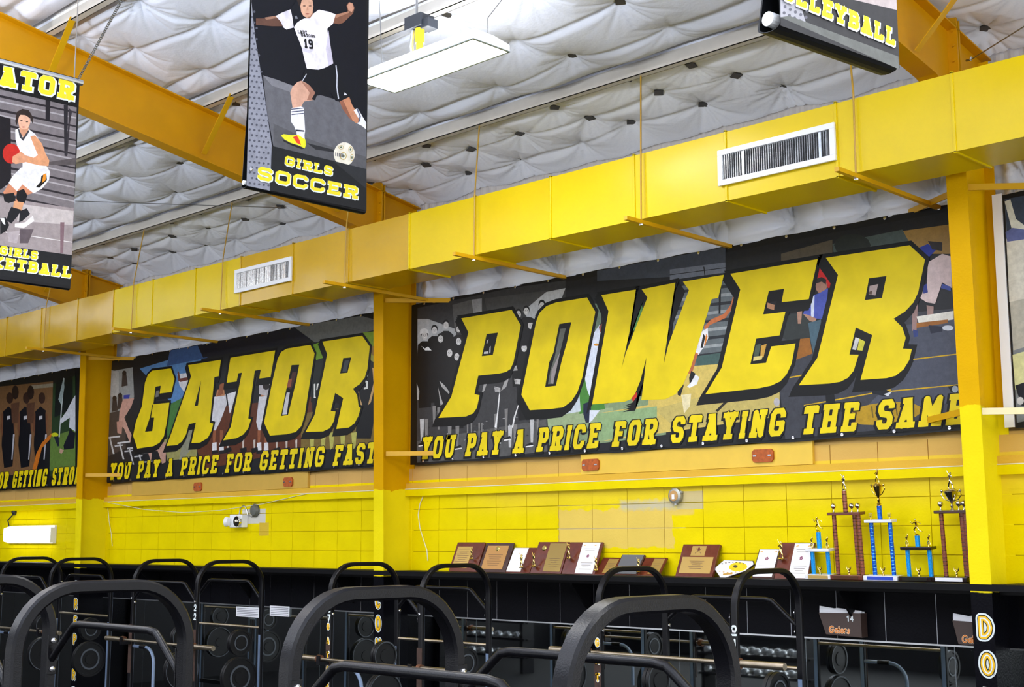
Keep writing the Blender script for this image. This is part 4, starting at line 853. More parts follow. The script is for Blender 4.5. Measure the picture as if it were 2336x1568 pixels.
pl(c5([(370, 590), (390, 600), (300, 700), (260, 860), (230, 860), (260, 740), (300, 660)]), (196, 110, 30)); pl(c5([(380, 240), (540, 180), (540, 900), (360, 900)]), (40, 62, 36)); pl(c5([(362, 620), (540, 560), (540, 850), (355, 860)]), (96, 124, 56)); pl(c5([(400, 220), (520, 180), (520, 420), (390, 480)]), (16, 22, 20))
pl(c5([(456, 195), (462, 200), (428, 620), (420, 620)]), (190, 200, 200)); pl(c5([(455, 195), (462, 260), (440, 390), (418, 350)]), (150, 166, 166)); pl(c5([(540, 320), (540, 580), (495, 550), (500, 480), (435, 525), (430, 500), (480, 430), (520, 350)]), (206, 210, 218)); pl(c5([(500, 560), (540, 590), (530, 700), (460, 710), (455, 680), (490, 600)]), (20, 22, 34)); pl(c5([(430, 700), (458, 715), (440, 740), (425, 730)]), (186, 150, 130)); s.ell(*c5([(393, 603)])[0], 8, 5, (196, 200, 30)); pl(c5([(385, 615), (420, 615), (425, 680), (415, 690)]), (30, 34, 50))
s.mb.build('photo_print', M_print, r)
tagline(s, r, 'YOU PAY A PRICE FOR GETTING STRONGER', .30, 5.95, -.012+.02, .25)
# --- banner right of the right column
r, s = wall_banner(-3.98, 2.2, 'banner of a pale athlete at the right edge, beyond the right column')
pl = s.poly
pl([(2292, 455), (2345, 445), (2345, 960), (2320, 965)], (120, 126, 130)); pl([(2292, 455), (2345, 445), (2345, 540), (2298, 545)], (52, 64, 82)); pl([(2292, 460), (2305, 455), (2318, 500), (2345, 520), (2345, 560), (2310, 530)], (206, 208, 196))
pl([(2296, 545), (2345, 530), (2345, 680), (2303, 690)], (206, 204, 190)); pl([(2294, 530), (2310, 520), (2345, 525), (2345, 545), (2298, 552)], (90, 100, 150)); pl([(2304, 690), (2345, 680), (2345, 790), (2312, 800)], (176, 174, 160)); pl([(2310, 810), (2345, 800), (2345, 880), (2316, 890)], (206, 206, 150)); pl([(2316, 880), (2345, 870), (2345, 930), (2330, 925)], (24, 26, 34)); s.ell(2328, 915, 8, 9, (190, 190, 190))
s.mb.build('photo_print', M_print, r)
mb = MB(); Y = D-.172; z0, z1 = H+.765, H+2.43
mb.box(-4.055, -3.985, Y, Y+.01, z0, z1); o = mb.build('sheet_strip', M_white, r)
# ================================================================== HANGING BANNERS
M_hang = print_mat('hanging_banner_print', .3)
def hang_banner(corner_l, corner_r, ztop, label, zbot, th=.04):
    """double sided vinyl sleeve over a pole; returns root and print sheet facing the camera side"""
    a = Vector(corner_l); b = Vector(corner_r); u = (b-a); u.z = 0; L = u.length; u.normalize(); n = Vector((u.y, -u.x, 0))   # n faces +X (camera)
    r = thing('hanging_banner', label, 'banner', ((a+b)/2)*1.0, 'double sided banners hanging from the roof')
    prof = [(0, ztop), (0, zbot)]
    for k in range(1, 7): q = k/7*math.pi; prof.append((th/2-th/2*math.cos(q), zbot-.2*th*math.sin(q)))
    prof += [(th, zbot), (.012, zbot+.35), (.012, ztop)]
    mb = MB(); rings = []
    for e in (0, L):
        outer = [a+u*e-n*p[0]-Vector((0, 0, a.z-p[1])) for p in prof]; inner = [a+u*e-n*(.001+p[0]*.9)-Vector((0, 0, a.z-p[1]-.002)) for p in prof]
        rings.append((mb.pts(outer), mb.pts(inner)))
    k = len(prof)
    for i in range(k-1):
        mb.face([rings[0][0]+i, rings[1][0]+i, rings[1][0]+i+1, rings[0][0]+i+1]); mb.face([rings[0][1]+i+1, rings[1][1]+i+1, rings[1][1]+i, rings[0][1]+i])
        for (q0, q1) in rings: mb.face([q0+i, q0+i+1, q1+i+1, q1+i])
    mb.build('vinyl_sleeve', M_vinylk, r, smooth=False)
    mb = MB(); mb.tube([a-n*.006-u*.02+Vector((0, 0, ztop-a.z-.02)), b-n*.006+u*.02+Vector((0, 0, ztop-b.z-.02))], .02, 10); mb.build('top_pole', M_alu, r)
    mb = MB(); mb.tube([a-n*th/2-u*.004+Vector((0, 0, th*.45)), b-n*th/2+u*.004+Vector((0, 0, th*.45))], th*.26, 14); mb.build('bottom_pole', M_white, r)
    for e, c_ in ((a, 1), (b, -1)):
        mb = MB(); top_ = e-n*th/2+u*.03*c_; mb.tube([top_+Vector((0, 0, ztop-a.z)), Vector((top_.x, top_.y, roofz(top_.y)+.05))], .004, 5); mb.build('hanging_wire', M_chain, r)
    s = Sheet(a, u, (0, 0, 1))
    if s.N.dot(n) < 0: s = Sheet(b, -u, (0, 0, 1))
    s.lim = (0, L, 0, ztop-a.z)
    return r, s, u, n
def btext(s, r, text, A, B, hpx, name, mt=M_hletter):
    """slab text whose baseline runs from pixel A to pixel B"""
    ua, va = s.uv(*A); ub, vb = s.uv(*B); uh, vh = s.uv(A[0], A[1]-hpx); h = abs(vh-va); L = math.hypot(ub-ua, vb-va); cs, sn = (ub-ua)/L, (vb-va)/L
    for nm, g, off, m_, dx in (('letter_halo', h*.06, .0052, M_lwhite, (.004*h/.1, -.003)), ('letter', 0, .0062, mt, (0, 0))):
        for li, polys in enumerate(text_polys(text, h, L, slant=.10, wt=.26, gap=.20, grow=g)):
            mb = MB()
            for i, poly in enumerate(polys):
                b_ = mb.pts([s.world(ua+dx[0]+p[0]*cs-p[1]*sn, va+dx[1]+p[0]*sn+p[1]*cs, off+(li % 2)*.0002+(i % 9)*.00002) for p in poly]); mb.face(range(b_, b_+len(poly)))
            mb.build(nm, m_, r)
# soccer
XS = -5.0
r, s, u, n = hang_banner((XS, 3.367, H+1.598), (XS, 4.067, H+1.598), H+3.02, 'hanging banner with a girl kicking a ball and the words GIRLS SOCCER', H+1.598)
b2 = lambda L: [(520+x/3.016, y/3.016) for x, y in L]
P2 = lambda L, c: s.poly(b2(L), c)
P2([(150, -200), (950, -200), (950, 1450), (130, 1300)], (14, 15, 24))
P2([(150, -200), (160, 0), (185, 250), (245, 620), (300, 1000), (290, 1330), (60, 1330), (60, -200)], (138, 140, 152))
for j in range(34):
    for i in range(6):
        x = 148+i*32+(j % 2)*16; y = 60+j*37+x*.12; lim = 160+max(0, y-0)*.135
        if x < min(lim+10, 282): s.ell(*b2([(x, y)])[0], 2.7, 2.7, (84, 86, 98), n=8)
P2([(238, 520), (330, 548), (450, 600), (750, 690), (950, 890), (950, 1165), (720, 1108), (310, 1008), (265, 760)], (98, 98, 104))
P2([(310, 850), (480, 930), (700, 1010), (950, 1080), (950, 1165), (720, 1108), (310, 1008)], (84, 84, 88)); P2([(540, 985), (720, 1030), (730, 1050), (600, 1030)], (36, 36, 40))
P2([(238, 520), (330, 548), (520, 620), (440, 640), (300, 590)], (122, 122, 128))
P2([(190, 128), (250, 128), (345, 108), (372, 150), (372, 182), (300, 182), (190, 172)], (96, 66, 54)); P2([(250, 122), (345, 106), (350, 122), (260, 138)], (150, 112, 92))
P2([(722, 110), (800, 88), (822, 80), (812, 40), (830, 15), (855, 22), (868, 55), (858, 95), (830, 120), (790, 158), (760, 168), (722, 160)], (122, 82, 64)); P2([(818, 40), (832, 18), (855, 25), (864, 60), (850, 84), (826, 74)], (190, 140, 116)); P2([(728, 105), (800, 86), (830, 78), (830, 90), (740, 125)], (168, 122, 98))
P2([(430, 760), (500, 732), (522, 800), (528, 900), (520, 960), (480, 930), (460, 880), (432, 840)], (232, 232, 240))
P2([(476, 565), (510, 555), (560, 590), (602, 640), (590, 688), (520, 700), (500, 740), (442, 745), (425, 640), (440, 600)], (204, 158, 136)); P2([(500, 560), (560, 590), (602, 640), (590, 688), (540, 690), (560, 640)], (156, 110, 92))
P2([(765, 700), (832, 668), (850, 720), (880, 770), (905, 840), (880, 850), (830, 812), (785, 750)], (190, 130, 98)); P2([(765, 700), (790, 690), (830, 780), (860, 840), (830, 812), (785, 750)], (140, 90, 70))
P2([(435, 745), (500, 735), (518, 742), (524, 860), (522, 905), (462, 900), (430, 800)], (230, 230, 238))
for y in (750, 768, 786): P2([(434, y), (518, y-8), (519, y-2), (434, y+7)], (70, 74, 100))
P2([(462, 892), (522, 898), (524, 908), (462, 904)], (30, 32, 44)); P2([(468, 906), (522, 910), (526, 962), (500, 965), (470, 930)], (222, 222, 230))
P2([(362, 935), (380, 924), (440, 932), (480, 928), (530, 962), (534, 1000), (525, 1022), (480, 1000), (430, 985), (385, 960)], (226, 222, 40)); P2([(445, 945), (470, 930), (490, 965), (500, 1000), (470, 985)], (214, 60, 40)); P2([(372, 958), (430, 988), (480, 1004), (522, 1022), (505, 1028), (440, 1004), (380, 975)], (30, 28, 30))
P2([(862, 760), (888, 745), (915, 790), (948, 845), (948, 892), (920, 868), (885, 850), (905, 832)], (228, 228, 236)); P2([(880, 750), (890, 748), (912, 800), (904, 838), (892, 846), (902, 800)], (90, 96, 120))
P2([(530, 470), (620, 485), (722, 440), (760, 520), (800, 590), (832, 658), (800, 680), (755, 700), (738, 696), (705, 640), (650, 650), (608, 660), (596, 692), (572, 684), (598, 640), (560, 585), (505, 558), (500, 555)], (14, 15, 22))
P2([(736, 452), (744, 450), (752, 520), (750, 600), (762, 680), (754, 684), (742, 600), (744, 520)], (190, 194, 206)); P2([(536, 508), (540, 512), (512, 560), (506, 558)], (190, 194, 206)); P2([(800, 636), (818, 655), (795, 656)], (214, 216, 224))
P2([(325, 112), (370, 88), (428, 66), (440, 120), (450, 190), (400, 205), (378, 190), (360, 150)], (214, 210, 224))
P2([(428, 66), (440, 170), (470, 150), (510, 128), (560, 128), (585, 95), (622, 68), (690, 82), (738, 100), (720, 165), (680, 198), (690, 280), (712, 380), (722, 438), (660, 470), (620, 481), (540, 474), (525, 420), (505, 330), (470, 240), (448, 180)], (228, 224, 236))
P2([(428, 66), (470, 0), (490, 0), (500, 60), (540, 122), (500, 138), (470, 160), (450, 190), (440, 120)], (16, 18, 26)); P2([(455, 115), (468, 108), (480, 130), (462, 132)], (120, 122, 130))
P2([(690, 210), (700, 300), (722, 438), (690, 455), (670, 340)], (196, 190, 208)); P2([(505, 330), (560, 345), (600, 340), (560, 365), (515, 358)], (206, 202, 216))
P2([(500, 60), (575, 60), (585, 96), (560, 128), (535, 128)], (150, 108, 88)); s.ell(*b2([(540, 45)])[0], 15, 26, (206, 160, 134)); P2([(470, 0), (500, -70), (585, -70), (588, 10), (572, -20), (510, -15), (498, 30), (490, 50)], (44, 32, 28))
for (x, y) in ((522, 42), (562, 42)): s.ell(*b2([(x, y)])[0], 3.6, 1.2, (70, 44, 36), n=8)
s.ell(*b2([(543, 97)])[0], 5, 1.6, (150, 76, 66), n=8); P2([(541, 50), (548, 50), (552, 74), (536, 75)], (186, 136, 110))
s.ell(*b2([(797, 1062)])[0], 24, 27, (222, 216, 200), n=22); 
for (x, y, a, b_) in ((790, 1075, 8, 9), (840, 1030, 5, 7), (775, 1015, 6, 5), (850, 1085, 4, 8)): s.ell(*b2([(x, y)])[0], a, b_, (186, 160, 90), n=12); s.ell(*b2([(x, y)])[0], a*.78, b_*.78, (214, 214, 200), n=12); s.ell(*b2([(x, y)])[0], a*.4, b_*.4, (90, 100, 70), n=10)
for k in range(5): P2([(735+k*12, 1050+k*2), (741+k*12, 1050+k*2), (741+k*12, 1075+k*2), (735+k*12, 1075+k*2)], (90, 90, 96))
P2([(300, 1008), (720, 1108), (950, 1166), (950, 1452), (285, 1312)], (24, 26, 30)); P2([(720, 1108), (950, 1166), (950, 1300), (900, 1260)], (40, 42, 46))
s.mb.build('photo_print', M_hang, r)
def smalltext(text, A, B, hpx, mt, name, slant=.0, wt=.22):
    ua, va = s.uv(*A); ub, vb = s.uv(*B); uh, vh = s.uv(A[0], A[1]-hpx); h = abs(vh-va); L = math.hypot(ub-ua, vb-va); cs, sn = (ub-ua)/L, (vb-va)/L
    for polys in text_polys(text, h, L, slant=slant, wt=wt, gap=.2):
        mb = MB()
        for i, poly in enumerate(polys):
            b_ = mb.pts([s.world(ua+p[0]*cs-p[1]*sn, va+p[0]*sn+p[1]*cs, .0054+(i % 9)*.00002) for p in poly]); mb.face(range(b_, b_+len(poly)))
        mb.build(name, mt, r)
smalltext('LADY', *b2([(478, 232), (542, 236)]), 7.5, M_outline, 'jersey_print'); smalltext('GATORS', *b2([(500, 252), (598, 262)]), 6.5, M_outline, 'jersey_print'); smalltext('19', *b2([(522, 332), (584, 342)]), 22, M_outline, 'jersey_number')
btext(s, r, 'GIRLS', *b2([(384, 1135), (712, 1212)]), 22, 'lettering')
btext(s, r, 'SOCCER', *b2([(196, 1236), (884, 1372)]), 31, 'lettering')
for (x, y) in ((152, 1167), (935, 1430)): pass
mb = MB(); q = s.uv(*b2([(152, 1167)])[0]); p = s.world(*q, .004); mb.lathe([(.009, 0), (.009, .006), (.004, .007)], p, 8, axis='x'); mb.build('grommet', M_bolt, r)
# basketball
r, s, u, n = hang_banner((-8.0, 3.36, H+1.615), (-8.0, 4.06, H+1.615), H+3.03, 'hanging banner with a girl holding a red ball, reading GIRLS BASKETBALL', H+1.615)
b1 = lambda L: [(x/3.137, y/3.137) for x, y in L]            # crop 0,0
b3 = lambda L: [(x/3.135, 450+y/3.135) for x, y in L]
PX = lambda L, c: s.poly(b1(L), c)
PX([(-180, 350), (0, 412), (560, 562), (525, 2080), (0, 2000), (-180, 1970)], (22, 23, 28))
PX([(-180, 590), (0, 640), (548, 770), (520, 1860), (200, 1800), (-180, 1740)], (118, 112, 116))
for k in range(9):
    y = 690+k*100; PX([(-180, y-60), (0, y-10), (545, y+110), (545, y+122), (0, y+8), (-180, y-42)], (40, 36, 42)); PX([(-180, y-20), (0, y+30), (545, y+150), (545, y+160), (0, y+42), (-180, y-8)], (160, 156, 160))
PX([(-180, 780), (0, 830), (75, 850), (80, 1300), (0, 1360), (-180, 1300)], (26, 24, 30)); PX([(325, 700), (360, 705), (355, 870), (325, 865)], (30, 28, 34)); PX([(455, 750), (485, 755), (480, 1120), (460, 1115)], (40, 38, 44)); PX([(490, 770), (515, 800), (500, 880), (482, 1110), (470, 1110), (490, 860)], (50, 46, 52))
PX([(350, 1160), (545, 1130), (540, 1180), (350, 1180)], (84, 78, 80))
s.poly(b3([(-180, -40), (0, 0), (526, 80), (515, 415), (0, 345), (-180, 310)]), (150, 140, 142)); s.poly(b3([(150, 50), (526, 100), (520, 200), (120, 170)]), (186, 178, 178)); s.poly(b3([(40, 250), (515, 320), (515, 325), (40, 256)]), (214, 210, 210)); s.poly(b3([(430, 180), (460, 180), (450, 400), (430, 400)]), (120, 96, 104)); s.poly(b3([(50, 250), (140, 240), (120, 330), (60, 320)]), (170, 160, 164)); s.poly(b3([(140, 230), (240, 230), (200, 330), (140, 330)]), (90, 80, 86))
# player
PX([(20, 1380), (60, 1320), (180, 1310), (240, 1380), (180, 1400), (140, 1500), (100, 1480), (120, 1390), (60, 1420)], (196, 130, 98)); PX([(150, 1200), (330, 1185), (357, 1230), (350, 1290), (300, 1350), (240, 1385), (160, 1320), (120, 1370), (60, 1310), (90, 1260)], (222, 222, 228)); PX([(295, 1260), (330, 1240), (335, 1290), (280, 1345), (255, 1340), (290, 1300)], (24, 22, 22)); PX([(310, 1245), (332, 1245), (325, 1290), (300, 1310)], (226, 140, 40))
PX([(20, 1390), (100, 1380), (110, 1440), (60, 1455), (30, 1440)], (24, 24, 28)); PX([(120, 1370), (170, 1352), (195, 1400), (175, 1455), (130, 1450), (115, 1420)], (20, 20, 24)); PX([(100, 1440), (170, 1450), (150, 1520), (90, 1500)], (206, 150, 110))
s.poly(b3([(80, 70), (150, 90), (130, 130), (80, 190), (45, 165), (60, 110)]), (26, 26, 32)); s.poly(b3([(140, 100), (190, 80), (215, 120), (160, 170), (135, 180)]), (30, 30, 36)); s.poly(b3([(105, 190), (180, 180), (235, 130), (243, 170), (170, 222), (105, 215)]), (226, 222, 222)); s.poly(b3([(0, 150), (40, 145), (65, 200), (45, 240), (0, 270)]), (24, 24, 28)); s.poly(b3([(0, 150), (30, 150), (38, 200), (20, 190)]), (214, 214, 216))
PX([(108, 930), (150, 910), (205, 925), (250, 960), (300, 1040), (318, 1110), (300, 1160), (330, 1190), (160, 1215), (160, 1160), (130, 1080), (110, 1000)], (226, 226, 232)); PX([(125, 915), (150, 940), (160, 985), (200, 930), (210, 940), (165, 1010), (140, 985)], (60, 60, 66))
PX([(215, 975), (250, 970), (300, 1030), (325, 1100), (352, 1150), (345, 1190), (280, 1185), (180, 1160), (120, 1170), (85, 1160), (95, 1130), (140, 1100), (240, 1130), (270, 1110), (240, 1040)], (214, 152, 112)); s.ell(*b1([(80, 1100)])[0], 20, 23, (186, 42, 34), n=20); PX([(90, 1120), (150, 1085), (200, 1130), (190, 1160), (110, 1175), (85, 1160)], (210, 150, 116))
PX([(135, 900), (200, 905), (205, 925), (165, 985), (140, 940)], (200, 146, 116)); s.ell(*b1([(172, 868)])[0], 14, 19, (222, 172, 146)); PX([(108, 870), (120, 800), (160, 780), (205, 790), (235, 840), (232, 890), (218, 850), (180, 825), (140, 822), (125, 870), (120, 900)], (46, 36, 34)); 
for (x, y) in ((152, 862), (192, 872)): s.ell(*b1([(x, y)])[0], 3, 1.2, (60, 40, 36), n=8)
s.ell(*b1([(166, 910)])[0], 3.5, 1.3, (170, 80, 76), n=8)
s.poly(b3([(-180, 310), (0, 345), (515, 415), (508, 640), (0, 560), (-180, 520)]), (26, 28, 32)); PX([(-180, 350), (0, 412), (560, 562), (552, 770), (0, 640), (-180, 590)], (20, 21, 24))
s.mb.build('photo_print', M_hang, r)
btext(s, r, 'GATOR', *b1([(-165, 575), (520, 722)]), 46, 'lettering'); btext(s, r, 'GIRLS', *b3([(-8, 408), (262, 448)]), 20, 'lettering'); btext(s, r, 'BASKETBALL', *b3([(-330, 465), (498, 578)]), 27, 'lettering')
# chain from its top right corner to the roof
ch = thing('hanging_chain', 'thin steel chain running from the basketball banner up to the roof', 'chain', atX(178, 182, -8.0))
A_ = atX(178, 182, -8.0); B_ = atX(282, -8, -7.2); n_ = 46; lk = None
for i in range(n_):
    p = A_.lerp(B_, i/n_); q = A_.lerp(B_, (i+1.3)/n_)
    mb = MB(); d = (q-p); c_ = (p+q)/2; L_ = d.length; dd = d.normalized(); sd = dd.cross(Vector((0, 1, 0) if i % 2 else (1, 0, 0))).normalized()
    if i % 2: sd = dd.cross(sd)
    mb.tube([c_+dd*L_*.5*math.cos(t)+sd*.009*math.sin(t) for t in [k*math.pi/4 for k in range(8)]], .0028, 4, closed=True); mb.build('link', M_chain, ch)
# volleyball
vl, vr = Vector((-2.033, 3.184, H+1.47)), Vector((-1.966, 3.744, H+1.47))
vr = vl+(vr-vl).normalized()*.70
r, s, u, n = hang_banner(vl, vl+(vr-vl).normalized()*.575, H+2.88, 'hanging banner at top right, mostly out of frame, reading VOLLEYBALL', H+1.485, th=.085)
c9 = lambda L: [(1700+x/3.016, y/3.016) for x, y in L]
s.poly([(1778, -120), (2056, -120), (2056, 158), (1778, 58)], (52, 52, 54)); s.poly(c9([(240, -120), (330, -120), (425, 190), (240, 120)]), (150, 150, 158))
for i in range(5):
    for j in range(4):
        x = 265+i*36+j*6; y = 90+i*18-j*42
        s.ell(*c9([(x, y)])[0], 3.6, 4, (92, 92, 102), n=8)
s.poly(c9([(425, -120), (1060, -120), (1040, 70), (700, -10)]), (160, 150, 150)); s.poly(c9([(300, 110), (1050, 390), (1055, 478), (240, 120)]), (96, 98, 96))
s.mb.build('photo_print', M_hang, r)
btext(s, r, 'VOLLEYBALL', *c9([(140, -50), (1018, 322)]), 44, 'lettering')
# ================================================================== SMALL WALL THINGS
el = thing('emergency_light', 'white emergency light box with two lamp heads on the yellow wall', 'light', atY(543, 1200, D-.15))
q0, q1 = atY(528, 1204, D-.16), atY(557, 1178, D-.16)
mb = MB(); mb.box(q0.x, q1.x, D-.19, D-.108, q0.z, q1.z+.02); mb.build('case', M_white, el, bevel=.006)
for (px, py, tilt) in ((545, 1190, .0), (522, 1191, -1.2)):
    c = atY(px, py, D-.2); mb = MB()
    mb.lathe([(.02, .035), (.05, .02), (.062, -.02), (.058, -.024)], (0, 0, 0), 16, axis='y')
    R_ = Matrix.Rotation(tilt, 4, 'Z'); mb.v = [tuple(R_ @ Vector(v)+Vector((c.x, D-.215, c.z))) for v in mb.v]; hd = mb.build('lamp_head', M_silver if tilt == 0 else M_white, el, smooth=True)
    mb = MB(); mb.ball((0, 0, 0), .022, 10); mb.v = [tuple(R_ @ (Vector(v)+Vector((0, -.022, 0)))+Vector((c.x, D-.215, c.z))) for v in mb.v]; mb.build('bulb', M_silver, el, smooth=True)
bell = thing('alarm_bell', 'grey round bell wired above the emergency light', 'bell', atY(582, 1165, D-.12))
c = atY(582, 1165, D-.12); mb = MB(); mb.lathe([(.075, 0), (.078, -.02), (.06, -.045), (.02, -.055)], (c.x, D-.108, c.z), 20, axis='y'); mb.build('dome', mat('bell_grey', (96, 98, 90), .5), bell, smooth=True)
w_ = [atY(x, y, D-.12) for x, y in ((545, 1178), (548, 1160), (556, 1153), (562, 1162), (566, 1176), (575, 1180), (582, 1172))]; mb = MB(); mb.tube(w_, .007, 6); mb.build('conduit', M_alu, bell)
sp = thing('wall_speaker', 'bare round horn with tan face on the grey wall patch above the plaques', 'speaker', atY(1543, 1132, D-.12))
c = atY(1543, 1132, D-.12); mb = MB(); mb.lathe([(.062, 0), (.066, -.04), (.05, -.05)], (c.x, D-.108, c.z), 18, axis='y'); mb.build('rim', mat('speaker_rim', (170, 170, 160), .4, .6), sp, smooth=True)
mb = MB(); mb.lathe([(.046, -.048), (.044, -.054), (.01, -.058)], (c.x, D-.108, c.z), 16, axis='y'); mb.build('cone', mat('speaker_tan', (190, 146, 86), .6), sp, smooth=True)
mb = MB(); mb.box(c.x-.012, c.x+.014, D-.170, D-.164, c.z-.028, c.z+.012); mb.build('paper_tag', M_paper, sp)
for k in range(3):
    a = k*2.1+.5; mb = MB(); mb.box(c.x+.064*math.cos(a)-.01, c.x+.064*math.cos(a)+.01, D-.135, D-.11, c.z+.064*math.sin(a)-.01, c.z+.064*math.sin(a)+.01); mb.build('lug', M_alu, sp)
mb = MB(); mb.tube([atY(x, y, D-.115) for x, y in ((965, 1133), (958, 1150), (954, 1175), (958, 1205), (966, 1232), (974, 1256), (976, 1280))], .005, 5)
tag(mb.build('wall_cable', M_wire, origin=atY(965, 1200, D-.115)), 'white cable dangling down the yellow wall just right of the middle column', 'cable')
mb = MB(); mb.tube([atY(x, y, D-.168) for x, y in ((246, 1147), (330, 1163), (420, 1170), (500, 1165), (600, 1150), (672, 1133), (700, 1127))], .0035, 5)
tag(mb.build('ledge_cable', M_wire, origin=atY(500, 1160, D-.168)), 'thin pale cable sagging below the ledge left of the middle column', 'cable')
mb = MB(); mb.tube([atY(x, y, D-.115) for x, y in ((246, 1160), (249, 1190), (254, 1220), (256, 1246))], .004, 5)
tag(mb.build('wall_cable', M_wire, origin=atY(250, 1200, D-.115)), 'short white cable dangling down the wall just right of the left column', 'cable')
# roof cables
mb = MB(); a_, b_ = atX(2215, 136, -4.0), atY(2345, 55, 8.2); mb.tube([a_, b_], .005, 5); mb.tube([atX(2205, 138, -4.05), a_, a_+Vector((0, 0, .02))], .009, 6)
tag(mb.build('roof_cable', M_chain, origin=a_), 'thin steel cable hooked to the rafter at top right', 'cable')
mb = MB(); mb.tube([atY(172, 459, 6.6), atY(640, 474, 7.2)], .004, 5)
tag(mb.build('roof_cable', M_chain, origin=atY(172, 459, 6.6)), 'thin wire stretched below the ceiling between the basketball and soccer banners', 'cable')
# ================================================================== COLUMN LETTERS
def sans(ch):  # rounded letters for column decals, centre line strokes on a unit box
    return {'D': [[(0, 0), (0, 1), (.45, 1), (.85, .8), (1, .5), (.85, .2), (.45, 0), (0, 0)]], 'O': [[(.5+.5*math.cos(a), .5+.5*math.sin(a)) for a in [k*math.pi/8 for k in range(17)]]],
            'M': [[(0, 0), (0, 1), (.5, .25), (1, 1), (1, 0)]], 'C': [[(.5+.5*math.cos(a), .5+.5*math.sin(a)) for a in [.7+k*(2*math.pi-1.4)/14 for k in range(15)]]],
            'P': [[(0, 0), (0, 1), (.6, 1), (.95, .88), (1, .74), (.95, .58), (.6, .46), (0, .46)]], 'E': [[(1, 0), (0, 0), (0, 1), (1, 1)], [(0, .5), (.8, .5)]],
            'R': [[(0, 0), (0, 1), (.6, 1), (.95, .88), (1, .74), (.95, .58), (.6, .46), (0, .46)], [(.5, .46), (1, 0)]], 'A': [[(0, 0), (.5, 1), (1, 0)], [(.2, .35), (.8, .35)]],
            'T': [[(0, 1), (1, 1)], [(.5, 1), (.5, 0)]], 'G': [[(.5+.5*math.cos(a), .5+.5*math.sin(a)) for a in [.7+k*(2*math.pi-1.2)/14 for k in range(15)]]+[(1, .45), (.6, .45)]],
            '2': [[(0, .75), (.2, 1), (.8, 1), (1, .75), (.9, .5), (0, 0), (1, 0)]], '7': [[(0, 1), (1, 1), (.35, 0)]], '1': [[(.2, .8), (.6, 1), (.6, 0)]], '4': [[(.75, 0), (.75, 1), (0, .3), (1, .3)]],
            'o': [[(.5+.5*math.cos(a), .3+.3*math.sin(a)) for a in [k*math.pi/6 for k in range(13)]]], 'a': [[(.5+.5*math.cos(a), .3+.3*math.sin(a)) for a in [k*math.pi/6 for k in range(13)]], [(1, .62), (1, .08), (1.2, 0)]],
            't': [[(.4, 1), (.35, .1), (.6, 0), (.8, .05)], [(0, .62), (.8, .62)]], 'r': [[(.1, 0), (.2, .62)], [(.2, .45), (.5, .64), (.9, .58)]], 's': [[(.9, .55), (.5, .62), (.2, .48), (.8, .2), (.6, 0), (0, .06)]]}[ch]
def decal(ch, C, U, V, N, wd, ht, rings, parent, name):
    """letter centred at C; rings = list of (stroke half width, material, lift)"""
    C, U, V, N = Vector(C), Vector(U), Vector(V), Vector(N)
    for ri, (hw, mt, lift) in enumerate(rings):
        mb = MB(); k = 0
        for st in sans(ch):
            pp = [C+U*((a-.5)*wd)+V*((b-.5)*ht)+N*lift for a, b in st]
            for i, p in enumerate(pp):
                mb.face(range(mb.pts([p+(U*math.cos(t*math.pi/5)+V*math.sin(t*math.pi/5))*hw+N*.00003*(i % 5) for t in range(10)]), len(mb.v)))
                if i+1 < len(pp):
                    q = pp[i+1]; d = (q-p).normalized(); s_ = N.cross(d).normalized()*hw
                    mb.face(range(mb.pts([p-s_+N*.00002*(i % 7), q-s_+N*.00002*(i % 7), q+s_+N*.00002*(i % 7), p+s_+N*.00002*(i % 7)]), len(mb.v)))
        mb.build(name if ri else name+'_halo', mt, parent)
cols = {o['label'].split(' steel')[0]+str(round(o.location.x)): o for o in bpy.data.objects if o.get('category') == 'column'}
cbyx = {round(o.location.x): o for o in bpy.data.objects if o.get('category') == 'column'}
def colword(word, px, py0, py1, X, n, wd, ht, hw):
    """letters down the inner flange of a column, first centre at py0, second at py1 (pixels)"""
    Yf = lambda z: D-.455-(z/(H+2.9))*.10
    z0 = atY(px, py0, Yf(2.2)).z; z1 = atY(px, py1, Yf(2.0)).z
    for i, ch in enumerate(word[:n]):
        z = z0+(z1-z0)*i
        decal(ch, (X+(.018 if wd > .06 else 0), Yf(z)-.0025, z), (1, 0, 0), (0, -.0174, 1), (0, -1, -.0174), wd, ht, [(hw*2.1, M_lwhite, .001), (hw*1.35, M_outline, .002), (hw, M_ygold, .003), (hw*.28, M_lwhite, .0035) if hw > .015 else (hw*.1, M_ygold, .0035)], cbyx[round(X)], 'decal_letter')
colword('DOMINATE'.replace('I', 'A').replace('N', 'A'), 2254, 1432, 1516, -4.135, 3, .064, .118, .0165)
colword('COMPETE', 881, 1372, 1424, -10.42, 5, .052, .12, .0135)
colword('PREPARE', 169, 1338, 1378, -16.595, 7, .055, .105, .013)
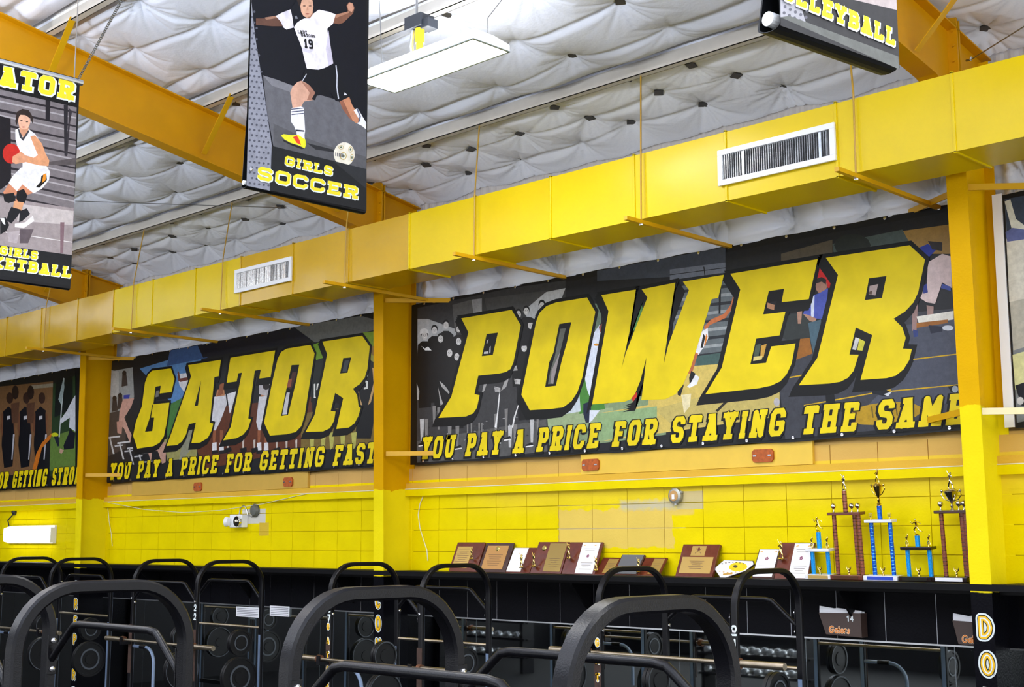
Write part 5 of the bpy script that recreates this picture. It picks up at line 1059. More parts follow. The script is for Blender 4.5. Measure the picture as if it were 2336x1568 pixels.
# ================================================================== PLAQUES
def plaque(bl, br, tl, tr, label, wood, inner, fig=None, extra=None, th=.02):
    YB, YTp = D-.26, D-.125
    A = atY(*bl, YB); B = atY(*br, YB); zb = SH_T+.001
    T = atY((tl[0]+tr[0])/2, (tl[1]+tr[1])/2, YTp); hz = T.z-A.z; yt = YTp-.012
    x0, x1 = A.x, B.x; r = thing('award_plaque', label, 'plaque', ((x0+x1)/2, YB, zb), 'plaques leaning on the shelf')
    U = Vector((1, 0, 0)); V = Vector((0, yt-YB, hz)).normalized(); N = U.cross(V); L = math.hypot(hz, yt-YB); W = x1-x0; O = Vector((x0, YB, zb))
    def slab(u0, u1, v0, v1, n0, n1, name, mt, bev=0):
        mb = MB(); c = []
        for n_ in (n0, n1): c += [O+U*(a*W)+V*(b*L)+N*n_ for a, b in ((u0, v0), (u1, v0), (u1, v1), (u0, v1))]
        mb.hexa(c); return mb.build(name, mt, r, bevel=bev)
    slab(0, 1, 0, 1, -th, 0, 'backboard', wood, .002)
    for (u0, u1, v0, v1, mt, nm) in inner: slab(u0, u1, v0, v1, 0, .003, nm, mt)
    for (u0, u1, v0, v1, n) in (extra or []):      # engraved lines
        mb = MB()
        for k in range(n):
            v = v1-(v1-v0)*(k+.5)/n; ind = .04*((k*7) % 3); b0 = mb.pts([O+U*(a*W)+V*(b*L)+N*.0036 for a, b in ((u0+ind, v-.006), (u1-ind, v-.006), (u1-ind, v+.006), (u0+ind, v+.006))]); mb.face([b0, b0+1, b0+2, b0+3])
        mb.build('engraving', mat('engraving', (90, 60, 45), .5), r)
    return r, O, U, V, N, W, L
def figure(mb, C, h, pose='bat', mi=0, sx=1):
    """small cast player, feet at C, height h"""
    C = Vector(C); P = lambda x, y, z: C+Vector((x*sx*h, y*h, z*h))
    hip = P(0, 0, .48); neck = P(.03, 0, .80)
    if pose == 'run': legs = [[(0, .48), (.16, .28), (.05, .06), (.12, .04)], [(0, .48), (-.12, .26), (-.32, .14), (-.36, .18)]]
    else: legs = [[(0, .48), (.13, .26), (.16, .03), (.24, .01)], [(0, .48), (-.11, .26), (-.15, .03), (-.08, .01)]]
    for i, lg in enumerate(legs): mb.tube([P(a, (-.03, .03)[i], b) for a, b in lg], [.055*h, .048*h, .03*h, .03*h], 6, mi)
    mb.tube([P(0, 0, .46), P(.01, 0, .6), P(.03, 0, .74), P(.03, 0, .81)], [.08*h, .075*h, .10*h, .035*h], 7, mi)
    mb.ball(P(.05, 0, .90), .072*h, 8, mi, 1.15)
    if pose == 'bat':
        mb.tube([P(.10, -.05, .77), P(.18, -.1, .66), P(.08, -.12, .80)], [.035*h, .03*h, .022*h], 6, mi); mb.tube([P(-.04, .05, .77), P(-.14, .0, .68), P(.04, -.10, .82)], [.035*h, .03*h, .022*h], 6, mi); mb.tube([P(.06, -.11, .78), P(-.16, 0, 1.06)], [.012*h, .03*h], 6, mi)
    elif pose == 'run':
        mb.tube([P(.10, -.05, .77), P(.22, -.06, .64), P(.32, -.06, .74)], [.035*h, .03*h, .022*h], 6, mi); mb.tube([P(-.04, .05, .77), P(-.2, .05, .70), P(-.32, .02, .62)], [.035*h, .03*h, .022*h], 6, mi); mb.ball(P(.34, -.06, .77), .05*h, 8, mi)
    else:
        mb.tube([P(.10, 0, .77), P(.16, 0, .9), P(.1, 0, 1.12)], [.035*h, .03*h, .02*h], 6, mi); mb.tube([P(-.04, .0, .77), P(-.14, 0, .66), P(-.02, -.06, .6)], [.035*h, .03*h, .022*h], 6, mi)
def wreath_fig(r, O, U, V, N, W, L, u, v, h):
    mb = MB(); c = O+U*(u*W)+V*(v*L)+N*.03; figure(mb, c, h); mb.lathe([(h*.18, -.006), (h*.2, 0), (h*.05, .01)], c, 8); mb.build('cast_figure', M_goldpl if False else M_gold, r, smooth=True)
G, W_ = M_goldpl, M_paper
pd = [
 ((1023, 1309), (1086, 1309), (1041, 1243), (1104, 1243), 'brown plaque with brass plate and gold batter, leftmost of the row of plaques', M_wood, [(.08, .62, .12, .85, G, 'brass_plate')], [(.14, .56, .3, .8, 7)], (.78, .40, .10)),
 ((1089, 1309), (1152, 1310), (1104, 1243), (1168, 1243), 'dark plaque with a wide bronze plate, second from the left of the row', M_wooddk, [(.1, .86, .1, .9, mat('bronze_plate', (196, 146, 84), .3, .3), 'bronze_plate')], [(.22, .74, .2, .62, 6)], None),
 ((1153, 1311), (1207, 1311), (1168, 1254), (1221, 1254), 'plaque with a shining blank silver plate and gold batter', M_wood, [(.02, .62, .04, .98, mat('glare_white_plate', (252, 252, 250), .4, .3), 'silver_plate')], None, (.70, .16, .12)),  # glare is put into the plate's near-white colour
 ((1209, 1313), (1279, 1314), (1226, 1242), (1294, 1242), 'brown plaque with gold medallion and olive plate', M_wood, [(.40, .95, .06, .95, mat('olive_plate', (168, 140, 76), .25, .5), 'olive_plate')], [(.5, .85, .2, .5, 5)], (.14, .18, .12)),
 ((1281, 1314), (1356, 1314), (1295, 1242), (1371, 1242), 'plaque with white certificate and gold batter, below the tan wall patch', M_wood, [(.40, .93, .02, .98, W_, 'certificate')], [(.5, .86, .12, .38, 4), (.5, .86, .70, .82, 2)], (.16, .45, .13)),
 ((1356, 1315), (1398, 1316), (1368, 1276), (1411, 1276), 'low brown plaque with brass plate and gold batter, left of the grey plaque', M_wood, [(.38, .92, .1, .9, G, 'brass_plate')], [(.45, .85, .3, .7, 4)], (.12, .12, .11)),
 ((1399, 1316), (1452, 1317), (1414, 1270), (1467, 1270), 'small grey slate plaque standing on a brown block', M_wooddk, [(.04, .96, .06, .99, mat('slate_plate', (104, 106, 110), .35), 'slate_plate')], [(.2, .8, .12, .26, 1)], None),
 ((1453, 1317), (1503, 1318), (1468, 1276), (1516, 1276), 'low brown plaque with brass plate and gold batter, right of the grey plaque', M_wood, [(.45, .93, .1, .92, G, 'brass_plate')], [(.5, .85, .3, .7, 4)], (.12, .1, .11)),
 ((1540, 1320), (1624, 1321), (1559, 1247), (1643, 1247), 'thick dark red plaque with two brass plates standing on its own', M_wood, [(.28, .66, .64, .94, G, 'upper_plate'), (.08, .92, .10, .60, G, 'lower_plate')], [(.30, .70, .22, .50, 5)], None),
 ((1714, 1323), (1765, 1324), (1726, 1257), (1772, 1257), 'dark framed white certificate beside the hexagonal plaque', M_wooddk, [(.05, .90, .05, .98, W_, 'certificate')], [(.2, .7, .34, .44, 2)], None),
 ((1766, 1325), (1842, 1326), (1782, 1243), (1870, 1243), 'large brown plaque with white certificate and gold batter, nearest the trophies', M_wood, [(.42, .98, .02, .97, W_, 'certificate')], [(.5, .9, .12, .38, 4), (.5, .9, .70, .84, 2)], (.15, .50, .14)),
]
for bl, br, tl, tr, lab, wd_, inn, ext, fg in pd:
    r, O, U, V, N, W, L = plaque(bl, br, tl, tr, lab, wd_, inn, extra=ext, th=.03 if 'thick' in lab else .018)
    if fg: wreath_fig(r, O, U, V, N, W, L, fg[0], fg[1], fg[2])
    if 'medallion' in lab or 'bronze' in lab:
        mb = MB(); c = O+U*(.24*W if 'medal' in lab else .48*W)+V*(.80*L)+N*.004
        mb.v = []; b0 = mb.pts([c+(U*math.cos(k*math.pi/8)+V*math.sin(k*math.pi/8))*(.024 if k % 2 else .028) for k in range(16)]); b1_ = mb.pts([c+N*.006+(U*math.cos(k*math.pi/8)+V*math.sin(k*math.pi/8))*.020 for k in range(16)])
        mb.face(range(b1_, b1_+16))
        for k in range(16): mb.face([b0+k, b0+(k+1) % 16, b1_+(k+1) % 16, b1_+k])
        mb.build('medallion', M_gold, r)
    if 'thick' in lab:
        mb = MB(); c = O+U*(.47*W)+V*(.79*L)+N*.004
        for sg in (-1, 1): mb.bar(c-U*.03*sg-V*.022, c+U*.03*sg+V*.022, .003, .001, up=N)
        mb.build('crossed_sticks', mat('engraving', (90, 60, 45)), r)
        mb = MB(); mb.face(range(mb.pts([c+N*.001+V*.018+(U*.011*math.cos(k*math.pi/6)+V*.013*math.sin(k*math.pi/6)) for k in range(12)]), len(mb.v))); mb.build('crest', mat('crest_red', (110, 40, 26), .4), r)
    if W_ in [i[4] for i in inn]:
        cu = (inn[0][0]+inn[0][1])/2; c = O+U*(cu*W)+V*((.56 if 'framed' not in lab else .66)*L)+N*.0038
        mb = MB()
        for k in range(5): mb.face(range(mb.pts([c+U*(.010*math.cos(k*1.3))+V*(.010*math.sin(k*1.3))+(U*math.cos(t*1.05)+V*math.sin(t*1.05))*.007+N*.0001*k for t in range(6)]), len(mb.v)))
        mb.build('printed_emblem', mat('emblem_plum', (140, 70, 100), .5), r)
        mb = MB()
        for uu in (inn[0][0]+.09, inn[0][1]-.12): c = O+U*(uu*W)+V*(.90*L)+N*.0038; mb.face(range(mb.pts([c+U*a+V*b for a, b in ((-.012, -.007), (.012, -.002), (.014, .006), (-.010, .001))]), len(mb.v)))
        mb.build('printed_corner', mat('emblem_gold', (220, 170, 70), .5), r)
# hexagonal plaque
A = atY(1655, 1320, D-.24); r = thing('hexagonal_plaque', 'white hexagonal plaque with a yellow disc and dark edge', 'plaque', (A.x, D-.24, SH_T))
s = Sheet((A.x-.2, D-.235, SH_T), (1, 0, 0), Vector((0, .42, 1)))
hexp = [(1630, 1298), (1652, 1279), (1717, 1281), (1719, 1288), (1700, 1303), (1646, 1321)]
for nm, g, off0, off1, mt in (('backboard', .004, -.016, 0, mat('plaque_edge', (60, 40, 32), .4)), ('face', 0, .0005, .0015, M_paper)):
    q = offset_poly([s.uv(*p) for p in hexp], g); mb = MB(); n6 = len(q); f0 = mb.pts([s.world(a, b, off0) for a, b in q]); f1 = mb.pts([s.world(a, b, off1) for a, b in q])
    mb.face(list(range(f1, f1+n6))[::-1]); mb.face(range(f0, f0+n6))
    for k in range(n6): mb.face([f0+k, f0+(k+1) % n6, f1+(k+1) % n6, f1+k])
    mb.build(nm, mt, r)
s.ell(1684, 1294, 21, 10.5, (236, 206, 20), rot=-.05, n=18); s.ell(1678, 1293, 5, 3.5, (80, 70, 50), n=8)
for k in range(7): s.ell(1648+k*8, 1288-5*math.sin((k+.5)/7*3.1), 2.6, 1.2, (120, 96, 50) if k % 2 else (40, 36, 30), n=6)
for k in range(6): s.ell(1642+k*9, 1303+4*math.sin((k+.5)/6*3.1), 2.6, 1.1, (204, 160, 60), n=6)
s.poly([(1650, 1309), (1672, 1307), (1671, 1311), (1649, 1313)], (196, 150, 60)); s.mb.build('printed_crest', M_print, r)
# ================================================================== TROPHIES
TLEAN = math.radians(4.5)
def trophy(pxs, label, basem, colm, platm, ncol, plat_y, col_px, riser=None, top=None, base_y=(1320, 1330), ends='ball', plate=None, prism=False, figy=None, cupy=None, metal=M_gold):
    """built upright from its footprint, then the whole thing leans forward with the sagging shelf"""
    Yc = D-.22; x0, x1 = atY(pxs[0], 1325, Yc).x, atY(pxs[1], 1325, Yc).x; xc = (x0+x1)/2
    zof = lambda py, px: atY(px, py, Yc).z-SH_T-.0
    r = thing('trophy', label, 'trophy', (xc, Yc, SH_T+.006), 'trophies on the shelf')
    org = Vector(r['org']); W = x1-x0; bh = .035
    def B(name, mt, smooth=False, bev=0, mbx=None): return mbx.build(name, mt, r, smooth=smooth, bevel=bev)
    Pz = lambda x, y, z: (xc+x, Yc+y, SH_T+.006+z)
    mb = MB(); mb.box(xc-W/2, xc+W/2, Yc-.055, Yc+.055, SH_T+.006, SH_T+.006+bh); B('base', basem, bev=.004, mbx=mb)
    if plate: mb = MB(); mb.box(xc-W*.38, xc+W*.38, Yc-.0575, Yc-.055, SH_T+.012, SH_T+.006+bh-.004); mb.build('name_plate', plate, r)
    hp = zof(plat_y, (pxs[0]+pxs[1])/2)
    cxs = [atY(p, 1325, Yc).x-xc for p in col_px]
    for i, cx in enumerate(cxs):
        mb = MB(); w2 = .0165
        mb.lathe([(w2, bh), (w2, hp-.01)], Pz(cx, .03 if (ncol == 3 and i == 1) else -.0, 0), 8 if not prism else 8); B('column', colm, mbx=mb)
        if colm is M_brown or prism:
            mb = MB(); n = int((hp-bh)/.026)
            for k in range(n): mb.lathe([(w2+.0006, bh+k*.026), (w2+.0012, bh+k*.026+.0016), (w2+.0006, bh+k*.026+.0032)], Pz(cx, .03 if (ncol == 3 and i == 1) else 0, 0), 8)
            B('column_rings', M_marbleb if colm is M_brown else mat('foil_band', (120, 200, 250), .1, .8), mbx=mb)
        if ends:
            mb = MB(); mb.lathe([(.012, hp+.008), (.004, hp+.02), (.006, hp+.035)], Pz(cx, 0, 0), 8)
            if ends == 'ball': mb.ball(Pz(cx, 0, hp+.055), .021, 10)
            elif ends == 'star':
                for a in (-1, 0, 1): mb.box(xc+cx-.014, xc+cx+.014, Yc-.003, Yc+.003, SH_T+hp+.045+a*.012, SH_T+hp+.053+a*.012)
            else: figure(mb, Pz(cx, 0, hp+.02), .075, 'reach')
            B('end_ornament', M_silver if ends == 'ball' else metal, smooth=True, mbx=mb)
    xa, xb = min(cxs)-.035, max(cxs)+.035
    mb = MB(); mb.box(xc+xa, xc+xb, Yc-.045, Yc+.045, SH_T+.006+hp-.012, SH_T+.006+hp+.010); B('platform', platm, bev=.004, mbx=mb)
    z = hp+.010; cx = (xa+xb)/2
    if riser:
        zr = zof(riser, col_px[0]); mb = MB(); mb.lathe([(.0185, z), (.0185, zr)], Pz(cx, 0, 0), 8); B('riser', colm, mbx=mb)
        if colm is M_brown:
            mb = MB()
            for k in range(int((zr-z)/.026)): mb.lathe([(.019, z+k*.026), (.0198, z+k*.026+.0016), (.019, z+k*.026+.0032)], Pz(cx, 0, 0), 8)
            B('riser_rings', M_marbleb, mbx=mb)
        z = zr; mb = MB(); mb.lathe([(.02, z), (.012, z+.006), (.015, z+.012)], Pz(cx, 0, 0), 10); B('riser_cap', metal, mbx=mb); z += .01
    if cupy:
        zc_ = zof(cupy, col_px[0]); hh = zc_-z; R = .036 if ncol == 2 else .056
        mb = MB(); mb.lathe([(.02, z), (.008, z+hh*.1), (.013, z+hh*.2), (.006, z+hh*.28), (.016, z+hh*.40), (R*.8, z+hh*.68), (R, z+hh*.86), (R*.9, z+hh*.9), (R*.5, z+hh*.98), (.01, z+hh)], Pz(cx, 0, 0), 16)
        B('cup', metal, smooth=True, mbx=mb)
        for sg in (-1, 1):
            mb = MB(); mb.tube([Pz(cx+sg*a, 0, z+hh*b) for a, b in ((.016, .42), (R*.95, .5), (R+.020, .70), (R+.012, .88), (R, .84))], .004, 6); mb.ball(Pz(cx+sg*(R+.014), 0, z+hh*.90), .010, 8); B('handle', metal, smooth=True, mbx=mb)
        z = zc_
    zt_ = zof(figy[0], col_px[0]); mb = MB(); figure(mb, Pz(cx, 0, z), (zt_-z)*.92 if figy[1] != 'run' else (zt_-z), figy[1], sx=-1 if figy[1] == 'run' else 1); B('cast_figure', metal, smooth=True, mbx=mb)
    mb = MB(); bx = (cxs[0]+cxs[-1])/2; mb.lathe([(.012, bh), (.006, bh+.012), (.010, bh+.02), (.004, bh+.03)], Pz(bx, -.02, 0), 8)
    for a in (-1, 1): mb.tube([Pz(bx, -.02, bh+.03), Pz(bx+a*.014, -.02, bh+.045), Pz(bx+a*.018, -.02, bh+.065)], [.006, .005, .001], 5)
    mb.ball(Pz(bx, -.02, bh+.045), .008, 8); B('base_eagle', M_gold, smooth=True, mbx=mb)
    r.rotation_euler = (TLEAN, 0, 0)
    return r
trophy((1846, 1905), 'short trophy with white shelf and blue foil columns, leftmost of the trophies', M_marblew, M_blue, M_marblew, 2, 1256, (1858, 1893), riser=1216, figy=(1180, 'run'), ends='fig', plate=G)
trophy((1902, 1976), 'tall trophy with brown ringed columns and three balls, left of the silver cup trophy', M_wood, M_brown, M_wood, 3, 1173, (1914, 1956, 1970), riser=1122, figy=(1084, 'bat'), plate=mat('copper_plate', (92, 56, 34), .3, .5), metal=M_silver)
trophy((1978, 2056), 'tall trophy with blue prism columns, gold cup and blue plate on a white base', M_marblew, M_bluedk, M_marblew, 2, 1190, (1998, 2041), riser=1156, cupy=1104, figy=(1070, 'reach'), ends='star', plate=mat('blue_plate', (40, 70, 190), .3), prism=True)
trophy((2058, 2132), 'medium trophy with dark shelf and bright blue columns on a black base', M_marbleb, M_blue, M_marbleb, 2, 1252, (2076, 2126), riser=1224, figy=(1184, 'run'), ends='fig', plate=mat('dark_plate', (40, 38, 30), .3, .5))
trophy((2133, 2214), 'tall trophy with brown ringed columns and big silver cup, beside the right column', M_marbleb, M_brown, M_wooddk, 3, 1169, (2160, 2202, 2214), cupy=1117, figy=(1076, 'bat'), plate=M_paper, metal=M_silver)
# ================================================================== FILE BOXES ON THE BLACK WALL
for (pts, label, num) in ((((1867, 1398), (1963, 1400), (1966, 1456), (1884, 1448)), 'brown Gators file box numbered 14 with papers on the black wall', '14'), (((2172, 1416), (2268, 1424), (2268, 1480), (2186, 1470)), 'brown Gators file box with papers, half hidden behind the right column', None)):
    P = [atY(*p, D-.20) for p in pts]; r = thing('file_box', label, 'box', ((P[0].x+P[1].x)/2, D-.15, min(P[2].z, P[3].z)), 'file boxes on the black wall')
    bk = [Vector((p.x, D-.11, p.z)) for p in P]; mb = MB(); o_ = [P[3], P[2], bk[2], bk[3], P[0], P[1], bk[1], bk[0]]
    mb.hexa([tuple(v) for v in o_]); mb.build('pocket', M_box, r, bevel=.003)
    for k in range(3):
        mb = MB(); dz = .05-k*.012; yk = D-.185+k*.02; x0_, x1_ = P[0].x+.01*k, P[1].x-.012*(2-k)
        mb.hexa([(x0_, yk, P[0].z-.02), (x1_, yk, P[0].z-.02), (x1_, yk+.004, P[0].z-.02), (x0_, yk+.004, P[0].z-.02), (x0_, yk, P[0].z+dz*.4), (x1_, yk, P[0].z+dz*(.6 if k else .2)), (x1_, yk+.004, P[0].z+dz*(.6 if k else .2)), (x0_+(.13 if k == 1 else 0), yk+.004, P[0].z+dz)]); mb.build('paper', M_paper, r)
    U = Vector((1, 0, 0)); xx = P[3].x+.03; wl_ = [.045, .022, .020, .026, .020, .024]; zc_ = (P[0].z+P[2].z)/2-.035
    for ch, wch in zip('Gators', wl_):
        decal(ch, (xx+wch/2, D-.2015, zc_), (1, 0, -.02), (0.1, 0, 1), (0, -1, 0), wch*.8, .045, [(.0065, mat('decal_pale', (240, 220, 190), .5), .0), (.0040, mat('decal_orange', (232, 130, 30), .5), .0012)], r, 'lettering'); xx += wch+.004
    if num:
        for i, ch in enumerate(num): decal(ch, (P[1].x-.105+i*.032, D-.2015, P[0].z-.035+.0), (1, 0, 0), (0, 0, 1), (0, -1, 0), .022, .036, [(.0045, M_lwhite, .001)], r, 'number')
# ================================================================== POWER RACKS
def rack(name_label, X0, Y0, W, Dp, top, tw, tr, R, loc_only=False, cross=True, bolts=True):
    """two arched side frames (planes perpendicular to the wall) joined by bent pull-up bars"""
    r = thing('power_rack', name_label, 'rack', (X0+W/2, Y0+Dp/2, 0), 'black power racks')
    for x in (X0, X0+W):
        zt = H+top-tr/2; path = [(x, Y0, 0.02), (x, Y0, zt-R)]
        for k in range(1, 9): a = k/9*math.pi/2; path.append((x, Y0+R-R*math.cos(a), zt-R+R*math.sin(a)))
        path.append((x, Y0+R, zt)); path.append((x, Y0+Dp-R, zt))
        for k in range(1, 9): a = k/9*math.pi/2; path.append((x, Y0+Dp-R+R*math.sin(a), zt-R+R*math.cos(a)))
        path += [(x, Y0+Dp, zt-R), (x, Y0+Dp, .02)]
        mb = MB(); mb.rsweep(path, (1, 0, 0), tw, tr); mb.build('side_frame', M_rack, r, smooth=True)
        mb = MB(); mb.box(x-.06, x+.06, Y0-.08, Y0+Dp+.08, 0, .02); mb.build('foot', M_rack, r)
        mb = MB(); mb.bar((x, Y0, .35), (x, Y0+Dp, .35), .05, .05); mb.build('side_rail', M_rack, r)
    zb = H+top-.225
    for y in (Y0, Y0+Dp):
        a, b = X0+tw/2, X0+W-tw/2
        mb = MB(); pth = [(a, y, zb-.17), (a+.17, y, zb-.03), (a+.20, y, zb-.008), (a+.25, y, zb), (b-.25, y, zb), (b-.20, y, zb-.008), (b-.17, y, zb-.03), (b, y, zb-.17)]
        mb.tube(pth, .0165, 12); mb.build('pull_up_bar', M_rack, r, smooth=True)
        for (x, sg) in ((a, 1), (b, -1)):
            mb = MB(); mb.box(min(x, x+sg*.006), max(x, x+sg*.006), y-tr*.5, y+tr*.5, zb-.24, zb-.06); mb.build('bolt_plate', M_rack, r, bevel=.002)
            for dz in (-.085, -.215):
                mb = MB(); mb.lathe([(.013, 0), (.013, sg*.008), (.006, sg*.012)] if sg > 0 else [(.006, -.012), (.013, -.008), (.013, 0)], (x+sg*.006, y, zb+dz), 10, axis='x'); mb.build('bolt', M_bolt, r, smooth=True)
        for x in (X0, X0+W):
            for dz in (-.40,):
                if y == Y0: mb = MB(); mb.lathe([(.012, 0), (.012, -.010), (.005, -.013)], (x, y-tr/2, H+top+dz), 10, axis='y'); mb.build('bolt', M_bolt, r, smooth=True)
    # lower back bars, hooks, storage pegs
    for z in (1.0, .12):
        mb = MB(); mb.bar((X0, Y0+Dp, z), (X0+W, Y0+Dp, z), .05, .05); mb.build('crossmember', M_rack, r)
    mb = MB(); mb.tube([(X0, Y0+Dp, H-.88), (X0+W, Y0+Dp, H-.88)], .013, 8); mb.build('crossbar', M_bar, r)
    if Y0 > 5:
        for x in (X0, X0+W):
            for (yy, s2) in ((Y0+Dp+tr/2, 1), (Y0+tr/2, 1), (Y0+Dp-tr/2, -1)):
                mb = MB(); mb.box(x-.016, x+.016, min(yy, yy+s2*.003), max(yy, yy+s2*.003), .8, H-.5 if s2 > 0 else H-.95); mb.build('sheen_strip', M_bluegrey, r)  # added strips imitate the lit sheen of the legs in the mirror
        x = X0+.025; z = H-1.08; y = Y0+.01
        mb = MB(); mb.tube([(x, y, z), (x+.13, y, z)], .016, 8); mb.build('dip_handle', M_bluegrey, r, smooth=True)
        mb = MB(); mb.tube([(x+.13, y, z), (x+.24, y, z)], .020, 10); mb.build('grip', M_rack, r, smooth=True)
        mb = MB(); mb.tube([(x+.24, y, z)]+[(x+.24+.16*math.sin(a), y, z-.16+.16*math.cos(a)) for a in (.3, .6, .9, 1.2, 1.5)]+[(x+.40, y, z-.4)], .016, 8); mb.build('handle_arc', M_bluegrey, r, smooth=True)
    for x in (X0, X0+W):
        mb = MB(); mb.box(x-.03, x+.03, Y0-tr*.5-.004, Y0-tr*.5, H-1.35, H-.86); mb.build('wear_strip', M_wear if Y0 > 5 else M_rack, r)
        mb = MB(); zz = H-(1.03 if X0 < -7 else .80); mb.box(x-.02, x+.02, Y0-.13, Y0-.02, zz-.03, zz); mb.box(x-.02, x+.02, Y0-.13, Y0-.115, zz, zz+.05); mb.build('bar_hook', M_rack, r)
    return r
# near racks
NR = rack('black power rack closest to the camera at bottom centre', -3.580, 2.625, 1.19, .725, -.157, .068, .048, .24)
NR2 = rack('black power rack in the lower left corner, nearer than the far row', -6.065, 2.325, 1.18, .73, -.155, .068, .048, .24)
far = [(-6.31, 1.163, 'black power rack by the wall under the plaques, rightmost of the far row', '2'), (-9.38, 1.183, 'black power rack in front of the middle column, numbered 27', '27'), (-12.69, 1.20, 'black power rack between the left and middle columns, numbered 22', '22'), (-15.78, 1.25, 'black power rack in front of the left column, farthest left of the far row', None)]
FR = []
for (x, W, lab, num) in far:
    r = rack(lab, x, 7.3, W, .76, -.195, .05, .036, .24); FR.append(r)
    xl = x+W if num in ('22', '2') else x
    if num:
        for i, ch in enumerate(num if len(num) > 1 else '24'[:2] if False else num+'1'):
            z0 = {'22': (445, 1387), '27': (963, 1400), '2': (1687, 1440)}[num]; zz = atY(z0[0], z0[1], 7.28).z-i*.085
            decal(ch, (xl+.005, 7.279, zz), (1, 0, 0), (0, 0, 1), (0, -1, 0), .030, .055, [(.007, M_lwhite, .001)], r, 'number')
    if num in ('27', '2'):
        for i, ch in enumerate('GATOR'):
            zz = atY(960 if num == '27' else 1370, 1445+ (22 if num == '2' else 0), 7.28).z-i*.12
            decal(ch, (x+.0, 7.279, zz), (1, 0, 0), (0, 0, 1), (0, -1, 0), .026, .045, [(.0125, M_lwhite, .001), (.007, M_ygold, .002)], r, 'decal_letter')
# barbells on the hooks
def barbell(x0, x1, y, z, label, plates=True):
    r = thing('barbell', label, 'barbell', ((x0+x1)/2, y, z), 'barbells racked on the hooks')
    mb = MB(); mb.tube([(x0, y, z), (x1, y, z)], .014, 10); mb.build('bar', M_bar, r, smooth=True)
    for x, sg in ((x0, -1), (x1, 1)):
        mb = MB(); mb.lathe([(.024, 0), (.024, sg*.35)] if sg > 0 else [(.024, -.35), (.024, 0)], (x, y, z), 12, axis='x'); mb.build('sleeve', M_bar, r, smooth=True)
        mb = MB(); mb.lathe([(.035, -.02), (.035, .02)], (x, y, z), 12, axis='x'); mb.build('collar', M_rust, r, smooth=True)
for (x, W, lab, num), nm in zip(far, ('right of the file box', 'in front of the middle column', 'left of the middle column', 'at the left column')):
    barbell(x-.06, x+W+.06, 7.3-.065, H-(1.03 if x < -7 else .80)+.014, {'2': 'rusty barbell on the rightmost far rack under the plaques', '27': 'barbell on the far rack in front of the middle column', '22': 'barbell on the far rack between the left and middle columns', None: 'barbell on the far rack in front of the left column'}[num])
# weight plates on pegs at the back legs of the far racks
for (x, W, lab, num) in far:
    nm_ = {'2': 'rightmost far rack', '27': 'far rack second from right', '22': 'far rack third from right', None: 'leftmost far rack'}[num]
    for (xx, sg, sd) in ((x, 1, 'left'), (x+W, -1, 'right')):
        for lv, (z, R_) in enumerate(((H-1.02, .13), (H-1.36, .20))):
            for i in range(2):
                xo = xx+sg*(.05+i*.034)
                r = thing('weight_plate', '%s iron plate on %s peg, %s post of %s' % (('outer', 'inner')[i == 0], ('upper', 'lower')[lv], sd, nm_), 'weight plate', (xo, 7.85, z), 'iron weight plates on the far racks')
                mb = MB(); mb.lathe([(R_, -.014), (R_, .014), (R_-.02, .014), (R_-.022, .007), (.06, .007), (.058, .014), (.026, .014)], (xo, 7.85, z), 24, axis='x'); mb.build('disc', M_plate, r, smooth=True)
                mb = MB(); n = 24; ro, ri = (R_-.004, R_-.012) if i else (R_*.6, R_*.5); b0 = mb.pts([(xo+.0145, 7.85+ro*math.cos(t_*2*math.pi/n), z+ro*math.sin(t_*2*math.pi/n)) for t_ in range(n)]); b1_ = mb.pts([(xo+.0145, 7.85+ri*math.cos(t_*2*math.pi/n), z+ri*math.sin(t_*2*math.pi/n)) for t_ in range(n)])
                for t_ in range(n): mb.face([b0+t_, b0+(t_+1) % n, b1_+(t_+1) % n, b1_+t_])
                mb.build('rim', M_plateg, r)
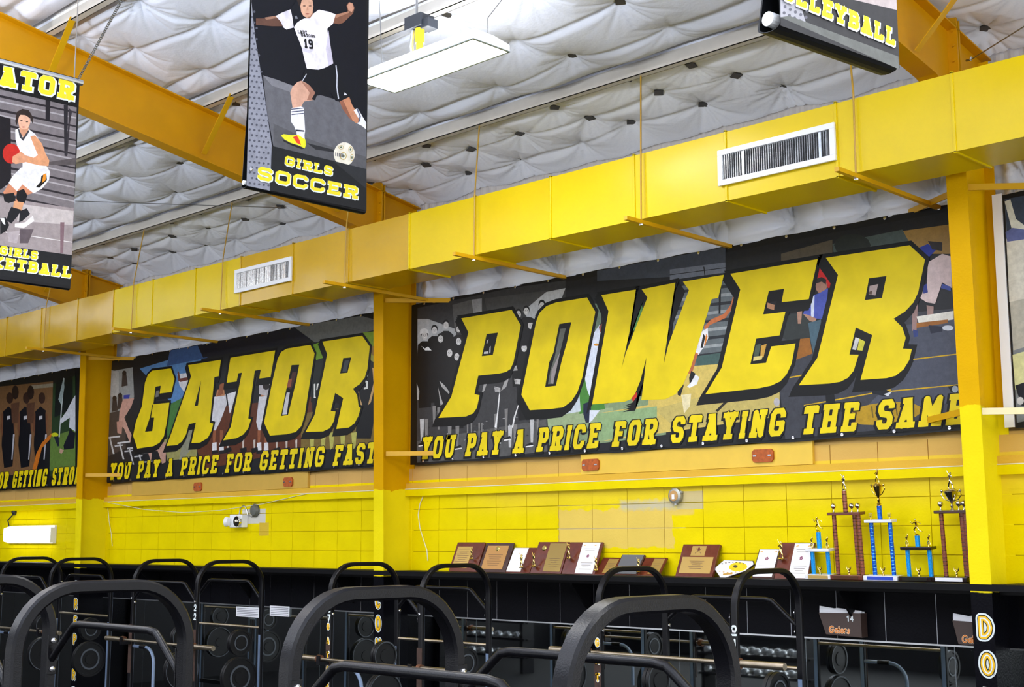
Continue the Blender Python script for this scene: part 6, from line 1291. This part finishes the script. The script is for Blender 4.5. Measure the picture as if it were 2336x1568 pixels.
# paper notices on the wall mirrors behind rack 22
for (x, y, w2, lab) in ((565, 1397, 52, 'white paper notice taped under the shelf behind the rack numbered 22'), (638, 1395, 44, 'white paper notice taped under the shelf, right of the rack numbered 22')):
    a, b = atY(x-w2/2, y-13, D-.118), atY(x+w2/2, y+13, D-.118); mb = MB(); mb.box(a.x, b.x, D-.119, D-.1175, b.z, a.z); o = mb.build('paper_notice', M_paper, origin=((a.x+b.x)/2, D-.118, a.z)); tag(o, lab, 'notice', 'paper notices')
    mb = MB()
    for k in range(5): z = a.z+(b.z-a.z)*(k+1)/6; mb.box(a.x+.02, b.x-.02, D-.1196, D-.119, z-.003, z+.003)
    c_ = mb.build('printed_lines', mat('print_grey', (120, 120, 130), .6), None, origin=o.location); c_.parent = o; c_.location = (0, 0, 0)
# person in green seen in the mirror is left to the mirror: dumbbell racks stand across the gym
dmesh = None
for rx, lb in ((-21.5, 'left one'), (-14.5, 'right one')):
    r = thing('dumbbell_rack', 'black three tier dumbbell rack across the gym seen in the mirror, '+lb, 'rack', (rx, -3.0, 0), 'dumbbell racks across the gym')
    for z in (.35, .72, 1.08):
        mb = MB(); mb.box(rx-1.2, rx+1.2, -3.15, -2.95, z-.03, z); mb.box(rx-1.2, rx+1.2, -2.86, -2.83, z-.03, z+.02); mb.build('tier', M_rack, r)
    for x in (-1.1, 1.1): mb = MB(); mb.box(rx+x-.04, rx+x+.04, -3.2, -2.85, 0, 1.15); mb.build('upright', M_rack, r)
    for z in (.35, .72, 1.08):
        for i in range(8):
            x = rx-1.0+i*.28
            if dmesh is None:
                mb = MB(); mb.tube([(0, -.17, 0), (0, .17, 0)], .014, 6)
                for sg in (-1, 1): mb.lathe([(.06, sg*.08), (.068, sg*.09), (.068, sg*.15), (.06, sg*.17)] if sg > 0 else [(.06, -.17), (.068, -.15), (.068, -.09), (.06, -.08)], (0, 0, 0), 10, axis='y')
                d0 = mb.build('dumbbell', M_galv, None, smooth=True); dmesh = d0.data; o = d0
            else: o = bpy.data.objects.new('dumbbell', dmesh); COL.objects.link(o)
            o.location = (x, -3.0, z+.068); tag(o, 'round headed steel dumbbell on the racks across the gym', 'dumbbell', 'dumbbells seen in the mirror')
